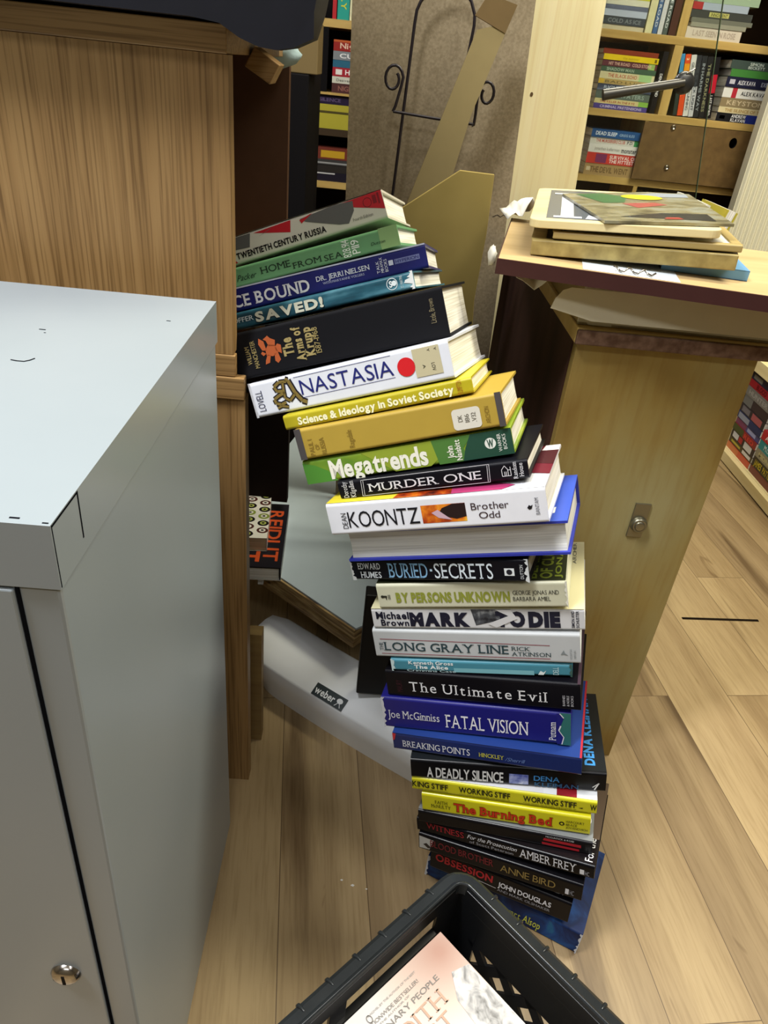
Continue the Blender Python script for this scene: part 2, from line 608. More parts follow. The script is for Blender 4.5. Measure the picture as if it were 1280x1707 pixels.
ub = thing('bookcase', 'upper oak veneer bookcase stacked on the lower one, with a bundle on top', 'bookcase', (-0.33, 1.0, 0.6875))
MB().box((-0.52, 0.768, 0.7125), (-0.1475, 0.789, 0.9925), OAK_Z).build('end_panel', ub)
MB().box((-0.52, 0.766, 0.6875), (-0.1455, 0.777, 0.712), OAK_X).box((-0.52, 0.7771, 0.6875), (-0.188, 1.25, 0.712), OAK_X).build('bottom_board', ub, bevel=0.001)
MB().box((-0.52, 0.766, 0.993), (-0.1485, 1.25, 1.0155), OAK_X).build('top_board', ub, bevel=0.001)
MB().box((-0.52, 0.790, 0.7125), (-0.505, 1.24, 0.9925), SHADED_OAK).build('back_panel', ub)
MB().box((-0.52, 1.222, 0.7125), (-0.1475, 1.242, 0.9925), SHADED_OAK).build('end_panel', ub)
MBk = Matrix.Translation((-0.134, 0.905, 0.985)) @ Matrix.Rotation(0.5, 4, 'Y')
MB().box((-0.016, -0.02, -0.011), (0.014, 0.02, 0.010), OAK_X, MBk).build('corner_block', ub, bevel=0.001)

# black bundle sagging over the top of the bookcase
def bundle():
    g = []
    nx, ny = 20, 20
    prof = [(-0.56, 1.019), (-0.30, 1.018), (-0.165, 1.0175), (-0.147, 1.015), (-0.130, 1.006), (-0.114, 1.001), (-0.100, 1.000), (-0.085, 1.003), (-0.068, 1.011), (-0.058, 1.03),
            (-0.052, 1.06), (-0.052, 1.12), (-0.065, 1.27), (-0.10, 1.36), (-0.3, 1.42), (-0.56, 1.40)]  # unseen upper part made taller to shade the rear of the cabinet top
    cx, cz = -0.32, 1.10
    rows = []
    for j in range(11):
        t = j / 10
        y = 0.730 + 0.39 * t
        k = 0.96 if j == 0 else (0.985 if j == 1 else 1.0)
        lift = min(1.0, max(0.0, (t - 0.12) / 0.25))
        row = []
        for x, z in prof:
            zz = z + (max(z, 1.0185) - z) * lift if z < 1.05 else z
            xx = x - (0.045 * lift if x > -0.15 else 0.0)
            xx = cx + (xx - cx) * (k if x > -0.2 and z > 1.016 else 1.0)
            row.append((xx, y + 0.003 * math.sin(9 * x), cz + (zz - cz) * (k if z > cz else 1.0)))
        rows.append(row)
    mb = MB()
    BG = flat('#101119', 0.55, 0.25, vary=0.25)
    n = len(prof)
    vs = [p for r in rows for p in r]
    fs = []
    for i in range(10):
        for k in range(n):
            fs.append((i * n + k, i * n + (k + 1) % n, (i + 1) * n + (k + 1) % n, (i + 1) * n + k))
    mb.add(vs, fs, BG, smooth=True)
    mb.add(rows[0], [tuple(range(n - 1, -1, -1))], BG)
    mb.add(rows[-1], [tuple(range(n))], BG)
    return mb
o = bundle().build('fabric_bag')
props(o, 'black soft bag sagging over the edge of the oak bookcase top', 'bag')

def crumple(c, r, mat, seed, squash=(1, 1, 1), amp=0.35, n=14):
    rr = random.Random(seed)
    waves = [(rr.uniform(2, 5), rr.uniform(2, 5), rr.uniform(0, 6.28), rr.uniform(0.4, 1)) for _ in range(6)]
    rows = []
    for i in range(n + 1):
        th = math.pi * i / n
        row = []
        for k in range(2 * n):
            ph = math.pi * k / n
            d = sum(a * abs(math.sin(p * th + q * math.cos(ph) + s)) for p, q, s, a in waves) / 4
            q = r * (1 + amp * (d - 0.6))
            row.append((c[0] + squash[0] * q * math.sin(th) * math.cos(ph), c[1] + squash[1] * q * math.sin(th) * math.sin(ph), c[2] + squash[2] * q * math.cos(th)))
        row.append(row[0])
        rows.append(row)
    return MB().sheet(rows, mat)

o = crumple((-0.158, 1.18, 0.998), 0.03, flat('#9fb4b8', 0.9, 0.1), 3, (1.0, 0.9, 0.6)).build('cleaning_cloth')
props(o, 'pale blue crumpled cloth hanging below the black bag', 'cloth')
o = MB().box((-0.235, 1.925, 0.9605), (-0.169, 2.05, 1.06), flat('#6b5b3c', 0.9, 0.1)).build('cardboard_box', bevel=0.002)
props(o, 'small dim brown cardboard box behind the blue cloth', 'box')
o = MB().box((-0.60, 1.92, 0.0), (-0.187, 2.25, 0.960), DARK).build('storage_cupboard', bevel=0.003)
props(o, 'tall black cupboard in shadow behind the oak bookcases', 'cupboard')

# ------------------------------------------------------------------ low white table behind the stack
tb = thing('low_table', 'low white laminate table with plywood edge behind the leaning book stack', 'table', (0.0, 1.3, 0))
outl = [(-0.165, 1.082), (0.017, 0.924), (0.235, 1.10), (0.235, 1.70), (-0.14, 1.72), (-0.215, 1.38)]
WHITE_LAM = flat('#a9b6bd', 0.35, 0.4, vary=0.03)
MB().prism(outl, 0.196, 0.200, 'z', WHITE_LAM).build('table_top', tb)
PLY = ramp_noise('ply_edge', (14, 14, 160), [(0.34, '#4e3a24'), (0.48, '#8a7048'), (0.62, '#b39a6a')], 0.6, 0.3)
a, b_ = Vector((-0.165, 1.082, 0)), Vector((0.017, 0.924, 0))
d = (b_ - a).normalized()
nrm = Vector((d.y, -d.x, 0))
ed = MB()
for z0, z1, off in ((0.183, 0.1965, 0.004), (0.172, 0.183, 0.0015), (0.158, 0.172, 0.004)):
    p = [a + nrm * off, b_ + nrm * off, b_ - nrm * 0.02, a - nrm * 0.02]
    ed.prism([(q.x, q.y) for q in p], z0, z1, 'z', PLY)
ed.build('edge_band', tb, bevel=0.0012)
lm = flat('#7c6a48', 0.6, 0.2, vary=0.1)
for lx, ly in ((-0.045, 1.09), (0.2, 1.13), (0.2, 1.66), (-0.12, 1.66)):
    MB().box((lx - 0.011, ly - 0.011, 0.0), (lx + 0.011, ly + 0.011, 0.196), lm).build('leg', tb, bevel=0.001)

# ------------------------------------------------------------------ white grill lid piece lying on the floor
gl = thing('grill_panel', 'white enamelled metal grill panel with small dark nameplate on the floor', 'panel', (0.0, 0.93, 0))
A = Vector((-0.140, 0.962, 0))
B_ = Vector((0.142, 0.772, 0))
ax = (B_ - A).normalized()
ay = Vector((-ax.y, ax.x, 0))
Lg = (B_ - A).length
MG = Matrix((( ax.x, ay.x, 0, A.x), (ax.y, ay.y, 0, A.y), (0, 0, 1, 0), (0, 0, 0, 1)))
ENAMEL = flat('#eef1f3', 0.35, 0.5)
prof = [(0.004, 0.0), (-0.002, 0.04), (-0.006, 0.074), (-0.003, 0.0785), (0.015, 0.088), (0.04, 0.098), (0.07, 0.103), (0.092, 0.100), (0.102, 0.090), (0.104, 0.0)]
rows = []
ns = 12
for i in range(ns + 1):
    t = i / ns
    x = -0.058 + (Lg + 0.058) * t
    k = 1.0 - 0.06 * max(0, (0.06 - t) / 0.06) ** 2 - 0.10 * max(0, (t - 0.8) / 0.2) ** 2
    sh = 0.012 * max(0, (0.10 - t) / 0.10) ** 1.5
    bow = -0.006 * math.sin(math.pi * t)
    rows.append([(x + (0.0 if z > 0.02 else 0.045 * max(0, (0.22 - t) / 0.22)), (y + bow) * (1.0 if y < 0.02 else k) + (sh if y < 0.02 else 0), z * k) for y, z in prof])
g = MB().sheet(rows, ENAMEL, MG)
g.add(rows[0], [tuple(range(len(prof)))], ENAMEL, MG)
g.add(rows[-1], [tuple(range(len(prof) - 1, -1, -1))], ENAMEL, MG)
g.build('shell', gl)
# nameplate on the sloping front of the top
pl = MB()
c = Vector((0.165, 0.012 , 0.0895))
px_, py_ = Vector((1, 0, 0)), Vector((0, 0.87, 0.49)).normalized()
NP = MG @ Matrix(((px_.x, py_.x, 0, 0.148), (px_.y, py_.y, -0.49, -0.001), (px_.z, py_.z, 0.87, 0.0845), (0, 0, 0, 1)))
PLATE = flat('#2b3436', 0.4, 0.4)
WHT = flat('#e9ecec', 0.5, 0.3)
pl.box((-0.032, -0.011, -0.001), (0.032, 0.011, 0.0015), PLATE, NP)
put_text(pl, 'weber', (-0.029, -0.0062, 0.012, 0.0065), lambda a, b: NP @ Vector((a, b, 0.0018)), WHT, bold=0.02)
pl.poly([(p[0], p[1], 0.0018) for p in circle(0.0215, 0.002, 0.0058, 0.0045)], WHT, NP)
for sx in (-1, 1):
    pl.poly([(0.0215 + sx * 0.001, -0.002, 0.0018), (0.0215 + sx * 0.0022, -0.002, 0.0018), (0.0215 + sx * 0.0062, -0.0085, 0.0018), (0.0215 + sx * 0.0048, -0.0085, 0.0018)], WHT, NP)
pl.build('nameplate', gl)

# black box standing on the grill panel
o = MB().box((0.026, 0.868, 0.108), (0.092, 0.893, 0.315), BLACK, Matrix.Translation((0.0, 0.0, 0))).build('storage_case', bevel=0.002)
props(o, 'flat black case standing upright between the white grill panel and the book stack', 'case')

# ------------------------------------------------------------------ wooden pedestal cabinet at the right
STAIN = ramp_noise('stained_ply', (6, 6, 3.2), [(0.28, '#7f6430'), (0.42, '#967f45'), (0.56, '#978856'), (0.72, '#a0966a')], 0.45, 0.3, detail=6, fine=((110, 110, 9), 0.07))
DARK_BROWN = ramp_noise('dark_brown_wood', (20, 20, 2), [(0.3, '#32201a'), (0.7, '#4a3128')], 0.6, 0.2)  # darker brown than the pedestal front
FIBRE = ramp_noise('fibre_edge', (90, 90, 90), [(0.35, '#5a4234'), (0.65, '#7b6150')], 0.8, 0.2)
pd = thing('pedestal_cabinet', 'narrow tall wooden pedestal cabinet with round lock and worn yellowed front', 'cabinet', (0.366, 1.17, 0))
MB().box((0.2535, 0.869, 0.0), (0.481, 0.886, 0.731), STAIN).build('front_door', pd, bevel=0.001)
MB().box((0.2515, 0.886, 0.0), (0.270, 1.47, 0.731), DARK_BROWN).build('side_panel', pd)
MB().box((0.463, 0.886, 0.0), (0.481, 1.47, 0.731), DARK_BROWN).build('side_panel', pd)
MB().box((0.270, 1.45, 0.0), (0.463, 1.47, 0.731), DARK_BROWN).build('back_panel', pd)
tp = MB()
tp.box((0.2475, 0.856, 0.732), (0.488, 0.862, 0.7495), FIBRE)
tp.box((0.2475, 0.862, 0.732), (0.488, 1.48, 0.7515), PINE_X)
tp.build('top_board', pd, bevel=0.0015)
lkm = flat('#8d8a78', 0.35, 0.5, 0.9)
lt = MB()
lt.box((0.3865, 0.8665, 0.459), (0.4085, 0.869, 0.514), lkm)
Mk = Matrix.Translation((0.3985, 0.8665, 0.481)) @ Matrix.Rotation(math.pi / 2, 4, 'X')
lt.lathe([(0.0, 0.0075), (0.0065, 0.0075), (0.0068, 0.006), (0.0075, 0.006), (0.0095, 0.0068), (0.0112, 0.005), (0.012, 0.0)], lkm, Mk)
lt.build('lock_plate', pd, bevel=0.0006)

# shallow carton on the pedestal, its flap hanging open
CARD_W = flat('#c4bda4', 0.85, 0.1, vary=0.05)
CARD_B = flat('#a08a5c', 0.9, 0.1, vary=0.08)
ct = thing('open_carton', 'shallow white cardboard carton with open front flap on the pedestal cabinet', 'carton', (0.36, 1.0, 0.752))
cm = MB()
Mc = Matrix.Translation((0.214, 0.866, 0.752)) @ Matrix.Rotation(math.radians(-1.5), 4, 'Z')
cm.box((0.035, 0.008, 0.0), (0.30, 0.012, 0.050), CARD_W, Mc)
cm.box((0.035, 0.32, 0.0), (0.30, 0.324, 0.056), CARD_B, Mc)
cm.box((0.035, 0.012, 0.0), (0.039, 0.32, 0.056), CARD_B, Mc)
cm.box((0.296, 0.012, 0.0), (0.30, 0.32, 0.056), CARD_B, Mc)
cm.box((0.035, 0.008, 0.0), (0.30, 0.324, 0.003), CARD_B, Mc)
cm.build('box_body', ct)
fp = MB()
out = [(0.0, 0.023), (0.004, 0.034), (0.012, 0.044), (0.021, 0.0475), (0.31, 0.0475), (0.31, 0.012), (0.05, 0.012), (0.0, 0.0225)]
Mf = Matrix.Translation((0.207, 0.8405, 0.7535)) @ Matrix.Rotation(math.radians(-0.5), 4, 'Z') @ Matrix.Rotation(math.radians(-19), 4, 'X')
fp.prism(out, 0.0, 0.003, 'y', CARD_W, Mf)
fp.build('front_flap', ct)
ff = MB()
ff.prism([(0.262, 0.7525), (0.53, 0.7525), (0.53, 0.764), (0.245, 0.770)], 0.872, 0.8745, 'y', CARD_W)
ff.build('lower_flap', ct)

PAPER = flat('#d8d4c6', 0.9, 0.1)
def scrap(name, label, rows, mat=PAPER):
    o = MB().sheet(rows, mat).build(name, solid=0.0006)
    return props(o, label, 'paper')
rows = [[(0.163 + 0.060 * s / 8, 0.902 - 0.02 * s / 8 + 0.03 * t, 0.8085 - 0.003 * (1 + math.sin(s * 1.9)) - 0.020 * math.sin(math.pi * min(1, s / 7)) * (1 - t / 2.2)) for s in range(9)] for t in range(3)]
scrap('torn_paper', 'torn sheet of old paper crumpled under the tray, left of the carton flap', rows)

# old drawer front / tray lying on the carton
MT = Matrix.Translation((0.134, 0.841, 0.810)) @ Matrix.Rotation(math.radians(-11.2), 4, 'Z')
tr = thing('table_board', 'pale wooden board with dark brown edge lying on the open carton', 'board', (0.31, 0.98, 0.810))
TOPW = ramp_noise('board_top', (4, 30, 30), [(0.3, '#a88d60'), (0.7, '#c0a678')], 0.45, 0.35)
MB().box((0.0015, 0.0015, 0.0), (0.438, 0.283, 0.016), TOPW, MT).build('board_top', tr)
eb = MB()
MAHOG = flat('#3d1f1e', 0.45, 0.4, vary=0.15)
eb.box((0, 0, -0.001), (0.44, 0.0015, 0.0157), MAHOG, MT)
eb.box((0.4385, 0.0015, -0.001), (0.44, 0.285, 0.0157), MAHOG, MT)
eb.box((0, 0.0015, -0.001), (0.0015, 0.285, 0.0157), MAHOG, MT)
eb.build('edge_strip', tr)

o = crumple((0.1325, 0.872, 0.822), 0.0065, PAPER, 5, (0.7, 1.2, 1.5), 1.1, 7).build('paper_wad')
props(o, 'small white paper scrap tucked at the left corner of the wooden board', 'paper')
rows = [[(0.178 + 0.034 * s / 7, 1.085 + 0.03 * t - 0.006 * s / 7, 0.829 + 0.032 * min(1, s / 5.0) * (0.6 + 0.4 * math.sin(s * 1.3 + t)) * (1 - t * 0.15)) for s in range(8)] for t in range(4)]
scrap('crumpled_paper', 'white crumpled paper behind the frames, against the pine plank', rows, flat('#e8e4d8', 0.9, 0.1))

# blue paperback and clip under the frames
MB2 = MT @ Matrix.Translation((0, 0, 0.016))
bb = thing('paperback_book', 'thin blue paperback lying under the right end of the gold frames', 'book', (0.35, 0.92, 0.826))
MB().box((0.187, 0.062, 0.0008), (0.279, 0.2, 0.0105), pages_mat(), MB2).build('page_block', bb)
q = MB().box((0.185, 0.060, 0.0105), (0.281, 0.202, 0.0115), flat('#5d93bd', 0.4, 0.4), MB2)
q.box((0.185, 0.060, 0.0), (0.281, 0.202, 0.0008), flat('#2d4c86', 0.4, 0.4), MB2)
q.box((0.185, 0.060, 0.0), (0.281, 0.0615, 0.0112), flat('#6fa3c8', 0.4, 0.4), MB2)
q.build('cover', bb)
pts = [(0.128 + 0.045 * t / 12, 0.012 + 0.006 * math.sin(t * 1.5), 0.004 + 0.0025 * math.cos(t * 1.5)) for t in range(13)]
o = MB().tube(pts, 0.0012, CHROME, MB2).build('wire_clip')
props(o, 'silver wire clip on the front edge of the wooden board', 'clip')
sheetp = MB().box((0.095, 0.004, 0.0002), (0.20, 0.2, 0.0006), flat('#cfd6dc', 0.6, 0.2), MB2)
props(sheetp.build('paper_sheet'), 'bluish white sheet of paper on the wooden board beneath the frames', 'paper')

# frames
GOLD = ramp_noise('dull_gold', (60, 60, 60), [(0.3, '#7d6c3e'), (0.7, '#a8965c')], 0.4, 0.5)
def plane_matrix(o, yaw, roll):
    return Matrix.Translation(o) @ Matrix.Rotation(math.radians(yaw), 4, 'Z') @ Matrix.Rotation(math.radians(-roll), 4, 'Y')
def frame(M_, w, dpt, h, bw, fm, name, label, inner, lip=0.0):
    t = thing(name, label, 'picture frame', matrix=Matrix.Translation(M_ @ Vector((w / 2, dpt / 2, 0))))
    f = MB()
    f.box((0, 0, 0), (w, bw, h), fm, M_)
    f.box((0, dpt - bw, 0), (w, dpt, h), fm, M_)
    f.box((0, bw, 0), (bw, dpt - bw, h), fm, M_)
    f.box((w - bw, bw, 0), (w, dpt - bw, h), fm, M_)
    f.build('frame', t, bevel=0.0012)
    MB().box((bw, bw, 0.001), (w - bw, dpt - bw, h - 0.002), inner, M_).build('backing', t)
    return t
M1 = plane_matrix((0.176, 0.872, 0.8268), -12, 3.4)
frame(M1, 0.224, 0.262, 0.0165, 0.016, GOLD, 'picture_frame', 'thick dull gold picture frame, lowest of the pile on the board', flat('#2b2a2c', 0.6, 0.2))
M2 = plane_matrix((0.198, 0.872, 0.8465), -12, 3.4)
frame(M2, 0.204, 0.255, 0.0075, 0.010, flat('#a5905a', 0.4, 0.5), 'picture_frame', 'thin gold frame with white mat between the thick frame and the cream one', flat('#e6e2d2', 0.7, 0.2))
M3 = plane_matrix((0.169, 0.875, 0.8555), -12, 4)
cf = thing('picture_frame', 'cream frame with rounded corners around a dark picture, top of the pile', 'picture frame', matrix=Matrix.Translation(M3 @ Vector((0.1, 0.14, 0))))
def rrect(w, h, r, n=6, x0=0, y0=0):
    o_ = []
    for cx, cy, a0 in ((w - r, r, -90), (w - r, h - r, 0), (r, h - r, 90), (r, r, 180)):
        for k in range(n + 1):
            an = math.radians(a0 + 90 * k / n)
            o_.append((x0 + cx + r * math.cos(an), y0 + cy + r * math.sin(an)))
    return o_
CREAM = ramp_noise('cream_wood', (5, 40, 40), [(0.3, '#d3bf86'), (0.7, '#e6d7a6')], 0.4, 0.4)
MB().prism(rrect(0.208, 0.290, 0.014), 0.0, 0.009, 'z', CREAM, M3).build('frame', cf, bevel=0.001)
pic = MB()
pic.box((0.018, 0.016, 0.0088), (0.186, 0.270, 0.0093), flat('#565d66', 0.25, 0.5), M3)
IV = flat('#cfd3da', 0.3, 0.4)
z = 0.0096
for x0, y0, x1, y1 in ((0.026, 0.022, 0.058, 0.034), (0.024, 0.226, 0.056, 0.238), (0.034, 0.034, 0.049, 0.226)):
    pic.poly([(x0, y0, z), (x1, y0, z), (x1, y1, z), (x0, y1, z)], IV, M3)
pic.poly([(0.062, 0.02, z), (0.082, 0.02, z), (0.066, 0.05, z)], IV, M3)
pic.build('picture', cf)
mgz = thing('magazine', 'folded colour magazine lying askew on the cream frame', 'magazine', matrix=Matrix.Translation(M3 @ Vector((0.14, 0.12, 0.0095))))
mg = MB()
ANTIQ = ramp_noise('magazine_cover', (25, 40, 25), [(0.3, '#4b4738'), (0.5, '#857d5d'), (0.65, '#8f8f7e'), (0.8, '#6f6d55')], 0.25, 0.5)
mp_ = [(0.082, -0.004), (0.222, 0.024), (0.206, 0.272), (0.150, 0.272), (0.034, 0.206)]
mg.prism(mp_, 0.0098, 0.0128, 'z', ANTIQ, M3)
def blob(pts, col, zz=0.0131):
    mg.poly([(x, y, zz) for x, y in pts], flat(col, 0.25, 0.5), M3)
blob([(0.052, 0.205), (0.086, 0.136), (0.112, 0.150), (0.118, 0.205), (0.085, 0.228)], '#3f6b41')
blob([(0.12, 0.225), (0.16, 0.262), (0.20, 0.262), (0.20, 0.23), (0.16, 0.22)], '#9aa2ab')
blob(circle(0.137, 0.207, 0.027, 0.024), '#c9c02c', 0.0134)
blob([(0.108, 0.140), (0.150, 0.162), (0.164, 0.147), (0.126, 0.108)], '#a4504a')
blob([(0.10, 0.03), (0.205, 0.036), (0.202, 0.085), (0.15, 0.075)], '#33322f')
blob([(0.148, 0.028), (0.170, 0.033), (0.166, 0.046), (0.152, 0.042)], '#a3473c', 0.0134)
mg.build('cover', mgz)

# two thin magazines standing behind the frames
for (x, y, z0, w, h, col, lab) in ((0.545, 1.40, 0.755, 0.022, 0.088, '#cfd0c4', 'white thin booklet standing behind the framed pictures'),
                                   (0.590, 1.38, 0.755, 0.022, 0.082, '#b3a63c', 'yellow thin booklet standing behind the framed pictures, right of the white one')):
    Mz = Matrix.Translation((x, y, z0)) @ Matrix.Rotation(math.radians(14), 4, 'Y')
    t = thing('booklet', lab, 'booklet', matrix=Mz)
    MB().box((0, 0, 0), (w, 0.12, h), flat(col, 0.5, 0.3), Mz).build('cover', t)
    MB().box((w * 0.2, -0.0004, 0.001), (w * 0.8, 0.119, h + 0.0004), pages_mat('pages_x', axis='x'), Mz).build('page_block', t)
o = MB().box((0.492, 1.30, 0.0), (0.70, 1.52, 0.752), DARK_BROWN).build('storage_cupboard', bevel=0.002)
props(o, 'dark wooden cupboard directly behind the pedestal cabinet', 'cupboard')

# ------------------------------------------------------------------ boards and cardboard leaning behind the stack
HARD = ramp_noise('greige_board', (260, 260, 260), [(0.3, '#7d6f57'), (0.7, '#93856b')], 0.85, 0.15, detail=3)
pn = MB()
pn.prism([(-0.046, 0.2), (0.244, 0.2), (0.196, 1.42), (-0.079, 1.42)], 1.352, 1.362, 'y', HARD)
crack = [(0.195, 0.788), (0.203, 0.792), (0.209, 0.789), (0.214, 0.793), (0.219, 0.791), (0.2255, 0.792)]
for p, q in zip(crack, crack[1:]):
    pn.poly([(p[0], 1.3518, p[1] - 0.0006), (q[0], 1.3518, q[1] - 0.0006), (q[0], 1.3518, q[1] + 0.0006), (p[0], 1.3518, p[1] + 0.0006)], SEAM)
props(pn.build('hardboard_panel'), 'tall greyish brown textured board standing upright behind the plate stand', 'board')

plk = MB()
plk.prism([(0.276, 0.0), (0.432, 0.0), (0.356, 1.45), (0.232, 1.45)], 1.60, 1.62, 'y', PINE_Z)
plk.poly([(x, 1.5997, z) for x, z in circle(0.268, 0.973, 0.003, 0.004, 10)], flat('#5a4526', 0.7))
props(plk.build('pine_plank'), 'pale pine plank standing upright between the greyish board and the bookshelf', 'plank')

# wire plate stand with scrolls
WIRE = flat('#231c20', 0.4, 0.5, 0.3)
def zc(x, z, y0=1.25, y=1.328):
    k = y / y0
    return (x * k, y, 1.0 + (z - 1.0) * k)
ws = thing('plate_stand', 'black wire plate stand with scrolled ends in front of the greyish board', 'stand', (0.08, 1.33, 0.2))
arch = [zc(*p) for p in [(-0.012, 0.50), (0.017, 0.826), (0.0262, 1.050), (0.0275, 1.066), (0.032, 1.077), (0.045, 1.093), (0.067, 1.103), (0.088, 1.098), (0.103, 1.083), (0.110, 1.068), (0.111, 1.055), (0.108, 1.02), (0.07, 0.62), (0.06, 0.40)]]
arch = [(arch[0][0] - 0.02, 1.335, 0.2)] + arch
MB().tube(arch, 0.0024, WIRE).build('pole', ws)
MB().tube([zc(0.006, 0.938, y=1.318), zc(0.0695, 0.9345, y=1.318), zc(0.130, 0.932, y=1.318)], 0.0022, WIRE).build('cross_bar', ws)
def scroll(base, pts):
    mb = MB()
    mb.tube([zc(x, z, y=1.318) for x, z in pts], 0.0023, WIRE)
    return mb
sp1 = [(0.006, 0.938), (0.009, 0.945), (0.015, 0.971)]
for k in range(18):
    t = k / 17
    an = math.radians(10 + 400 * t)
    r = 0.0155 - 0.0075 * t
    sp1.append((0.0025 + r * math.cos(an) * 0.95, 0.980 + r * math.sin(an) * 1.25))
scroll(0, sp1).build('scroll', ws)
sp2 = [(0.127, 0.930), (0.130, 0.931), (0.1305, 0.945), (0.130, 0.966)]
for k in range(18):
    t = k / 17
    an = math.radians(185 - 400 * t)
    r = 0.0150 - 0.0075 * t
    sp2.append((0.1430 + r * math.cos(an) * 0.9, 0.973 + r * math.sin(an) * 1.2))
scroll(0, sp2).build('scroll', ws)

KRAFT = flat('#8f7f56', 0.85, 0.15, vary=0.06)
st = thing('cardboard_strip', 'long tan cardboard strip leaning diagonally across the wire plate stand', 'cardboard', (0.03, 1.29, 0.7))
mb = MB()
q = [(-0.01, 0.70), (0.052, 0.70), (0.172, 1.085), (0.121, 1.082)]
q = [(-0.004, 0.70), (0.058, 0.70), (0.131, 0.990), (0.168, 1.080), (0.119, 1.080), (0.058, 0.880)]
mb.prism([((x) * 1.05, 1 + (z - 1) * 1.05) for x, z in [(0.010, 0.70), (0.074, 0.70), (0.121, 0.945), (0.157, 1.062), (0.1135, 1.050), (0.041, 0.82)]], 1.281, 1.287, 'y', KRAFT)
mb.build('strip', st)
MB().prism([((x) * 1.05, 1 + (z - 1) * 1.05) for x, z in [(0.1530, 1.0490), (0.1640, 1.083), (0.1230, 1.092), (0.1080, 1.066)]], 1.2795, 1.2885, 'y', flat('#6d5938', 0.8, 0.15, vary=0.1)).build('tape_end', st)

TAN = ramp_noise('tan_board', (8, 8, 8), [(0.3, '#927f45'), (0.7, '#a38f52')], 0.7, 0.2)
tn = MB()
tn.prism([(0.06, 0.21), (0.21, 0.21), (0.1715, 0.587), (0.1625, 0.688), (0.1655, 0.79), (0.1635, 0.8735), (0.112, 0.8745), (0.036, 0.818), (-0.02, 0.780), (0.02, 0.72)], 1.18, 1.186, 'y', TAN)
o = tn.build('tan_cardboard_sheet', bevel=0.0008)
o.name = 'cardboard_sheet'
props(o, 'mustard tan cardboard sheet with cut corner standing right behind the stack top', 'cardboard')

# white ribbed panel at the far right
rb = MB()
RIB = flat('#c9c4ad', 0.6, 0.3)
rb.box((1.150, 2.560, 0.346), (1.95, 2.60, 1.45), RIB)
for i in range(40):
    x = 1.152 + i * 0.02
    rb.prism([(x, 2.560), (x + 0.005, 2.552), (x + 0.011, 2.552), (x + 0.016, 2.560)], 0.346, 1.45, 'z', RIB)
props(rb.build('ribbed_panel'), 'off-white vertically ribbed panel at the right edge in front of the bookshelf', 'panel')

